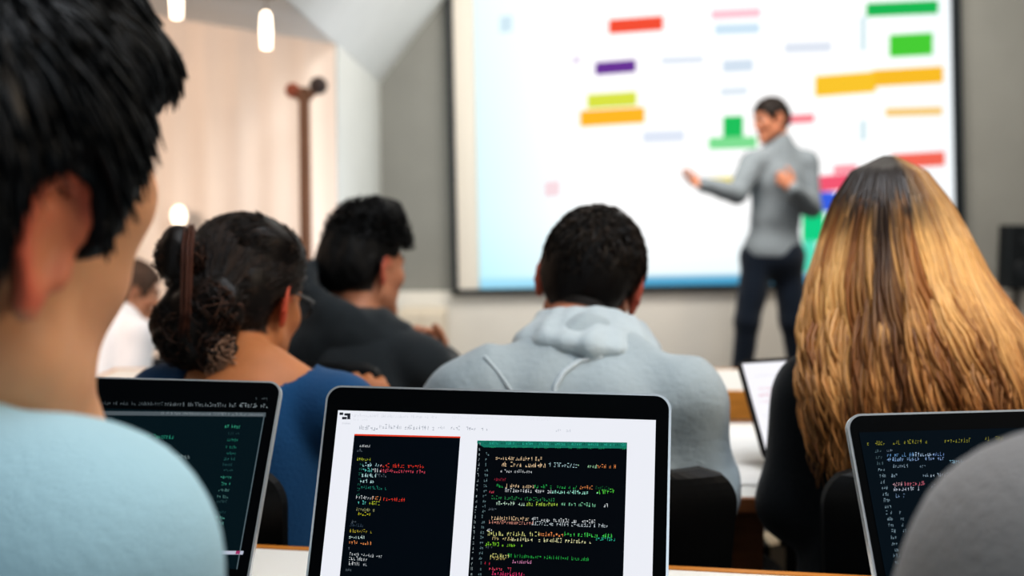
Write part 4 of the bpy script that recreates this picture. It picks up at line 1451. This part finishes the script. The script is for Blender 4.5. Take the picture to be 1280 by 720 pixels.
for lvl in range(5):
    rad = .108 - .007 * lvl
    cen = N_ + V(0, 0, .005 + .024 * lvl) - fH * (.010 * lvl) - rH * (.008 * lvl)
    ring = [cen + rH * rad * math.cos(a) * 1.08 + fH * rad * .9 * math.sin(a) + V(0, 0, -.012 * lvl * max(0, math.sin(a)) - (.012 + .012 * lvl) * math.cos(a)) for a in np.linspace(0, 2 * math.pi, 15)]
    for a_, b_ in zip(ring[:-1], ring[1:]):
        hp_.append(C(a_, b_, .022, None, .02))
hp_.append(E(N_ - fH * .09 + V(0, 0, -.03) - rH * .02, V(.12, .05, .09), .05))
for q in (-1, 1):
    hp_.append(C(N_ + rH * q * .06 + V(0, 0, .02), N_ + rH * q * .14 - V(0, 0, .03), .045, .03, .05))
obj('hood', sdf_mesh(hp_, .007, 0, creases(.009, 34, 9)), hm_, hood_b, smooth=True)
dress_lower(root, J, lp)
HLN = [(-.16, -.07), (-.085, -.06), (-.05, -.03), (-.03, .02), (.0, .035), (.03, .03), (.05, .05), (.068, .066), (.12, .078)]
st = Strands()
blob = [E(H + R @ V(.0, .02, .12), V(.07, .085, .045), .03, R), E(H + R @ V(.01, .03, .145), V(.045, .05, .03), .02, R)]
rg = np.random.default_rng(31)
for k in range(700):
    d = unit(rg.normal(size=3)); d[2] = abs(d[2])
    p = V(d[0] * .086, d[1] * .102, .06 + d[2] * .10)
    n_ = unit(rg.normal(size=3)); u_ = unit(np.cross(n_, d)); w_ = np.cross(n_, u_)
    r0 = rg.uniform(.006, .012)
    pts = [H + R @ (p + (u_ * math.cos(t) + w_ * math.sin(t)) * r0 + d * .002 * t) for t in np.linspace(0, 5, 8)]
    st.add(np.array(pts), .0022, lin('0a0b0c'), 3)
hm, hc = st.mesh(hair_cap(H, R, 1.0, .012, HLN, disp=.006, dscale=90, prims=blob), lin('0a0b0c'))
obj('hair', hm, hair_mat('hair_curly', .6, .2), root, smooth=True, colors=hc)

# ---------------------------------------------------------------- blonde person
H = at(1113, 309, 1.80)
N_ = at(1117, 455, 1.68)
J = dict(pelvis=V(.56, 1.585, .5), neck=N_, sh=[N_ + V(-.122, -.01, -.05), N_ + V(.15, -.01, -.05)], el=[at(996, 628, 1.64), V(.77, 1.63, .75)],
         wr=[V(.48, 1.84, .79), V(.66, 1.85, .785)])
root, J, R, tp, ap, lp, np_, M = build_person('L', 'person with long wavy blonde hair and black top, back turned, at right', J, 0, H, (4, 10, 0), 'dcae90', gscale=.93, bust=.9,
                                              hands=(((.1, .97, 0), (0, 0, -1), (.35,) * 4), ((-.1, .97, 0), (0, 0, -1), (.35,) * 4)), res=.007, scalp='3a2618')
obj('top', sdf_mesh(tp + ap[0] + ap[1] + [C(J['neck'] - V(0, 0, .02), J['neck'] + V(0, .01, .03), .056, .052, .04)], .007, .014, folds(.004, 24, 11)),
    cloth_mat('black_top', '101418', noise=.1), root, smooth=True)
dress_lower(root, J, lp)
rg = np.random.default_rng(41)
st = Strands()
PY = [196, 215, 250, 300, 350, 420, 490, 560, 612]
LX = [1108, 1066, 1043, 1024, 1012, 1000, 1003, 1010, 1020]
RX = [1116, 1158, 1186, 1214, 1240, 1290, 1312, 1320, 1316]
YB = [1.79, 1.70, 1.650, 1.63, 1.60, 1.555, 1.52, 1.505, 1.50]
RB = [.0, .07, .1, .11, .10, .09, .07, .06, .06]
c_root, c_mid, c_pale, c_warm, c_deep = [np.array(lin(c)) for c in ('1c110b', '935a26', 'e0ae6c', '96541f', '2a150a')]


def hair_pt(u, py, lay):
    lx, rx = np.interp(py, PY, LX), np.interp(py, PY, RX)
    px = lx + (u + 1) / 2 * (rx - lx)
    bul = np.interp(py, PY, RB)
    Y = np.interp(py, PY, YB) + bul * (1 - math.sqrt(max(0, 1 - u * u))) + lay
    return at(px, py, Y)


NS = 2100
for k in range(NS):
    u = rg.uniform(-1, 1)
    u = np.sign(u) * abs(u) ** .9
    lay = rg.uniform(-.008, .02)
    end = rg.uniform(505, 612) - 22 * (abs(u) > .9) - (55 if -.2 < u < .95 else 0) * rg.uniform(0, 1)
    ys_ = np.linspace(197 + rg.uniform(0, 6), end, 22)
    ph, am, fq = u * 13 + rg.normal() * .6, rg.uniform(.004, .009), .040 + .008 * math.sin(u * 5) + rg.normal() * .002
    du = rg.normal() * .05
    pts, cs = [], []
    streak = math.sin(u * 17 + 1.0) * .5 + math.sin(u * 41 + 2) * .3 + rg.normal() * .35
    for py in ys_:
        t = (py - 197) / 400
        uu = np.clip(u + du * t, -1, 1)
        p = hair_pt(uu, py, lay)
        w = am * min(1, max(0, (py - 250) / 180)) * (1 + .8 * t)
        p = p + V(math.sin(py * fq + ph) * w, math.cos(py * fq * .9 + ph) * w * .8, 0)
        pts.append(p)
        c = c_mid.copy()
        pale = np.clip(.30 + .55 * streak + .55 * (u > .25) * (1 - abs(t - .3) * 2) + .25 * (u < -.55) * (t > .25), 0, 1)
        c = c * (1 - pale) + c_pale * pale
        dk = np.clip((.24 - t + .10 * rg.uniform()) / .16, 0, 1) * (1 - .55 * np.clip((u - .3) / .5, 0, 1))
        col_ = np.clip(1.25 - abs(u + .14 + .15 * t) / .30, 0, 1) * np.clip(1.25 - t * 1.15, 0, 1) * (.95 if streak < .3 else .3)
        dk = max(dk, col_)
        c = c * (1 - dk) + c_root * dk
        wm = np.clip((t - .45) / .4, 0, 1)
        c = c * (1 - .55 * wm) + (c_warm if streak > -.1 else c_deep) * .55 * wm
        cs.append(c)
    st.add(np.array(pts), rg.uniform(.0019, .0042), np.array(cs), 5)
# dark underlayer so the table does not show between the locks, and the hair over the brow
uu_, pp_ = np.linspace(-.985, .985, 40), np.linspace(212, 592, 40)
un = [hair_pt(u, py, .022 + .010 * (py < 300)) for py in pp_ for u in uu_]
under = (np.array(un), [(j * 40 + i, j * 40 + i + 1, (j + 1) * 40 + i + 1, (j + 1) * 40 + i) for j in range(39) for i in range(39)])
cap = hair_cap(H, R, 1.0, .010, [(-.16, -.1), (-.03, -.1), (.0, -.08), (.03, -.02), (.05, .03), (.07, .06), (.12, .075)], disp=.004, res=.006)
hm, hc = st.mesh(cap, lin('2a190f'))
hm, hc = merge((hm, hc), (under, lin('2c1a0e')))
obj('hair', hm, hair_mat('hair_blonde', .42, .4), root, smooth=True, colors=hc)

# ---------------------------------------------------------------- person in the white shirt, far left
H = at(166, 366, 4.45)
N_ = at(148, 402, 4.36)
y = math.radians(45)
rW, fW = V(math.cos(y), -math.sin(y), 0), V(math.sin(y), math.cos(y), 0)
J = dict(pelvis=V(-1.64, 4.17, .42), neck=N_, sh=[N_ - rW * .16 - V(0, 0, .04), N_ + rW * .16 - V(0, 0, .05)], wr=[at(190, 468, 4.6), at(152, 470, 4.35)], pole=V(0, -.3, -1))
root, J, R, tp, ap, lp, np_, M = build_person('W', 'person in a white shirt with grey-brown hair, small and far at left', J, 45, H, (62, 18, 0), 'c08c70', res=.007,
                                              hands=(((.6, .5, .2), (0, 0, 1), (.5,) * 4), ((.4, .3, .6), (.4, .8, -.2), (.6,) * 4)), scalp='4a3a30')
obj('shirt', sdf_mesh(tp + ap[0] + ap[1], .008, .020, folds(.006, 20, 13)), cloth_mat('white_shirt', 'dfe2e8', noise=.04), root, smooth=True)
dress_lower(root, J, lp)
st = Strands()
tufts(st, H, R, 1.0, .012, CROP, 500, .03, .0024, '4a3a32', '6d584a', seed=15)
hm, hc = st.mesh(hair_cap(H, R, 1.0, .012, CROP, res=.006), lin('4f3f36'))
obj('hair', hm, hair_mat('hair_greybrown', .6), root, smooth=True, colors=hc)
stool = thing('stool', 'low dark stool under the person in the white shirt', 'stool', (-1.64, 4.17, 0))
obj('seat', MB().lathe([(.0, .285), (.17, .285), (.185, .30), (.18, .315), (.0, .32)], (-1.64, 4.17, 0), 24).vf(), m_chair, stool, smooth=False)
for k in range(4):
    a = k * math.pi / 2 + .6
    obj('leg', MB().tube([V(-1.64 + .12 * math.cos(a), 4.17 + .12 * math.sin(a), .288), V(-1.64 + .17 * math.cos(a), 4.17 + .17 * math.sin(a), 0)], .013, 8).vf(), m_chleg, stool)

# ---------------------------------------------------------------- the presenter
TY = 6.5
H = at(963, 150, TY)
N_ = at(975, 188, TY + .02)
HIPc = at(966, 318, TY + .02)
y = math.radians(205)
rT, fT = V(math.cos(y), -math.sin(y), 0), V(math.sin(y), math.cos(y), 0)
J = dict(pelvis=HIPc, neck=N_, f=fT, r=rT,
         sh=[at(1007, 203, TY + .07), at(940, 203, TY - .04)],          # own left, own right
         el=[at(1014, 259, TY + .02), at(922, 242, TY - .16)], wr=[at(992, 236, TY - .20), at(880, 231, TY - .24)],
         hip=[at(984, 326, TY + .04), at(948, 326, TY)], knee=[at(991, 402, TY - .0), at(934, 402, TY - .06)],
         ank=[at(1000, 486, TY + .06), at(925, 488, TY - .02)], toe=[None, None])
J['ank'][0][2] = J['ank'][1][2] = .085
J['toe'] = [J['ank'][0] + V(.03, -.14, -.055), J['ank'][1] + V(-.07, -.13, -.055)]
root, J, R, tp, ap, lp, np_, M = build_person('T', 'presenter standing before the projection screen in grey sweater and dark trousers, arm stretched out', J, 205, H, (248, 14, 4), 'b87c60', res=.0065,
                                              hands=(((-.75, -.1, .65), (-.2, 1, 0), (.6, .65, .7, .75)), ((-.95, -.2, .22), (.1, -.5, .8), (.25, .35, .45, .5))), scalp='231a15', standing=True)
tsw = cloth_mat('grey_sweater', '7d858b', noise=.08)
Jt = dict(J)


def hem(X, Y, Z):
    return (HIPc[2] - .01 - Z) + 0 * X + 0 * Y


sw = obj('sweater', sdf_mesh(tp + ap[0] + ap[1] + [C(N_ - V(0, 0, .03), N_ + V(-.004, 0, .045), .066, .058, .04)], .008, .018, chain(folds(.006, 22, 17), cut(hem))), tsw, root, smooth=True)
tr = [p for p in lp if p[0] == 'c' and not any(np.allclose(p[2], t) for t in J['toe'])] + [E(HIPc + V(0, 0, -.01), V(.165, .125, .12), .05)]


def cuff(X, Y, Z):
    return (.06 - Z) + 0 * X + 0 * Y


obj('trousers', sdf_mesh(tr, .008, .017, chain(folds(.005, 22, 19), cut(cuff))), cloth_mat('navy_trousers', '0f1a28', noise=.1), root, smooth=True)
for i in (0, 1):
    shoe(J['ank'][i], J['toe'][i], m_shoe, root)
st = Strands()
tufts(st, H, R, 1.0, .010, CROP, 700, .022, .002, '1a1310', '3a2b22', lift=.006, seed=19)
hm, hc = st.mesh(hair_cap(H, R, 1.0, .010, CROP, res=.006), lin('1c1512'))
obj('hair', hm, hair_mat('hair_presenter', .55), root, smooth=True, colors=hc)


# ================================================================== LIGHT
def area(name, loc, target, size, power, col, sy=None):
    d = bpy.data.lights.new(name, 'AREA')
    d.energy = power
    d.color = lin(col)
    d.size = size
    if sy:
        d.shape = 'RECTANGLE'; d.size_y = sy
    o = bpy.data.objects.new(name, d)
    COL.objects.link(o)
    o.location = loc
    o.rotation_euler = (Vector(target) - Vector(loc)).to_track_quat('-Z', 'Y').to_euler()
    return o


area('ceiling_light_near', (.6, 1.4, 3.3), (.4, 1.8, 0), 2.0, 95, 'f4f8ff', 2.0)
area('front_wall_fill', (1.4, 5.4, 3.35), (1.4, 6.9, .3), 2.6, 170, 'fff8ee', 1.4)  # added area light under the ceiling, aimed to brighten the front wall
area('rear_fill', (-.9, -1.3, 2.0), (-.1, 1.2, 1.0), 1.6, 12, 'e6f3ff', 1.2)  # unseen fill added behind the camera to light the backs
area('bay_light', (-2.6, 2.6, 1.95), (-2.4, 5.5, 1.3), 1.6, 62, 'ffe6d4', .5)
area('eave_wash', (-.3, 5.0, .9), (-1.0, 6.2, 2.2), .8, 7, 'eef6ff', .8)
area('right_key', (2.6, 1.0, 2.4), (.6, 1.6, 1.1), .7, 34, 'ffe9cc', .7)
w = bpy.data.worlds.new('world')
SC.world = w
w.use_nodes = True
bg_ = w.node_tree.nodes['Background']
bg_.inputs['Color'].default_value = (*lin('dfe8f0'), 1)
bg_.inputs['Strength'].default_value = .38
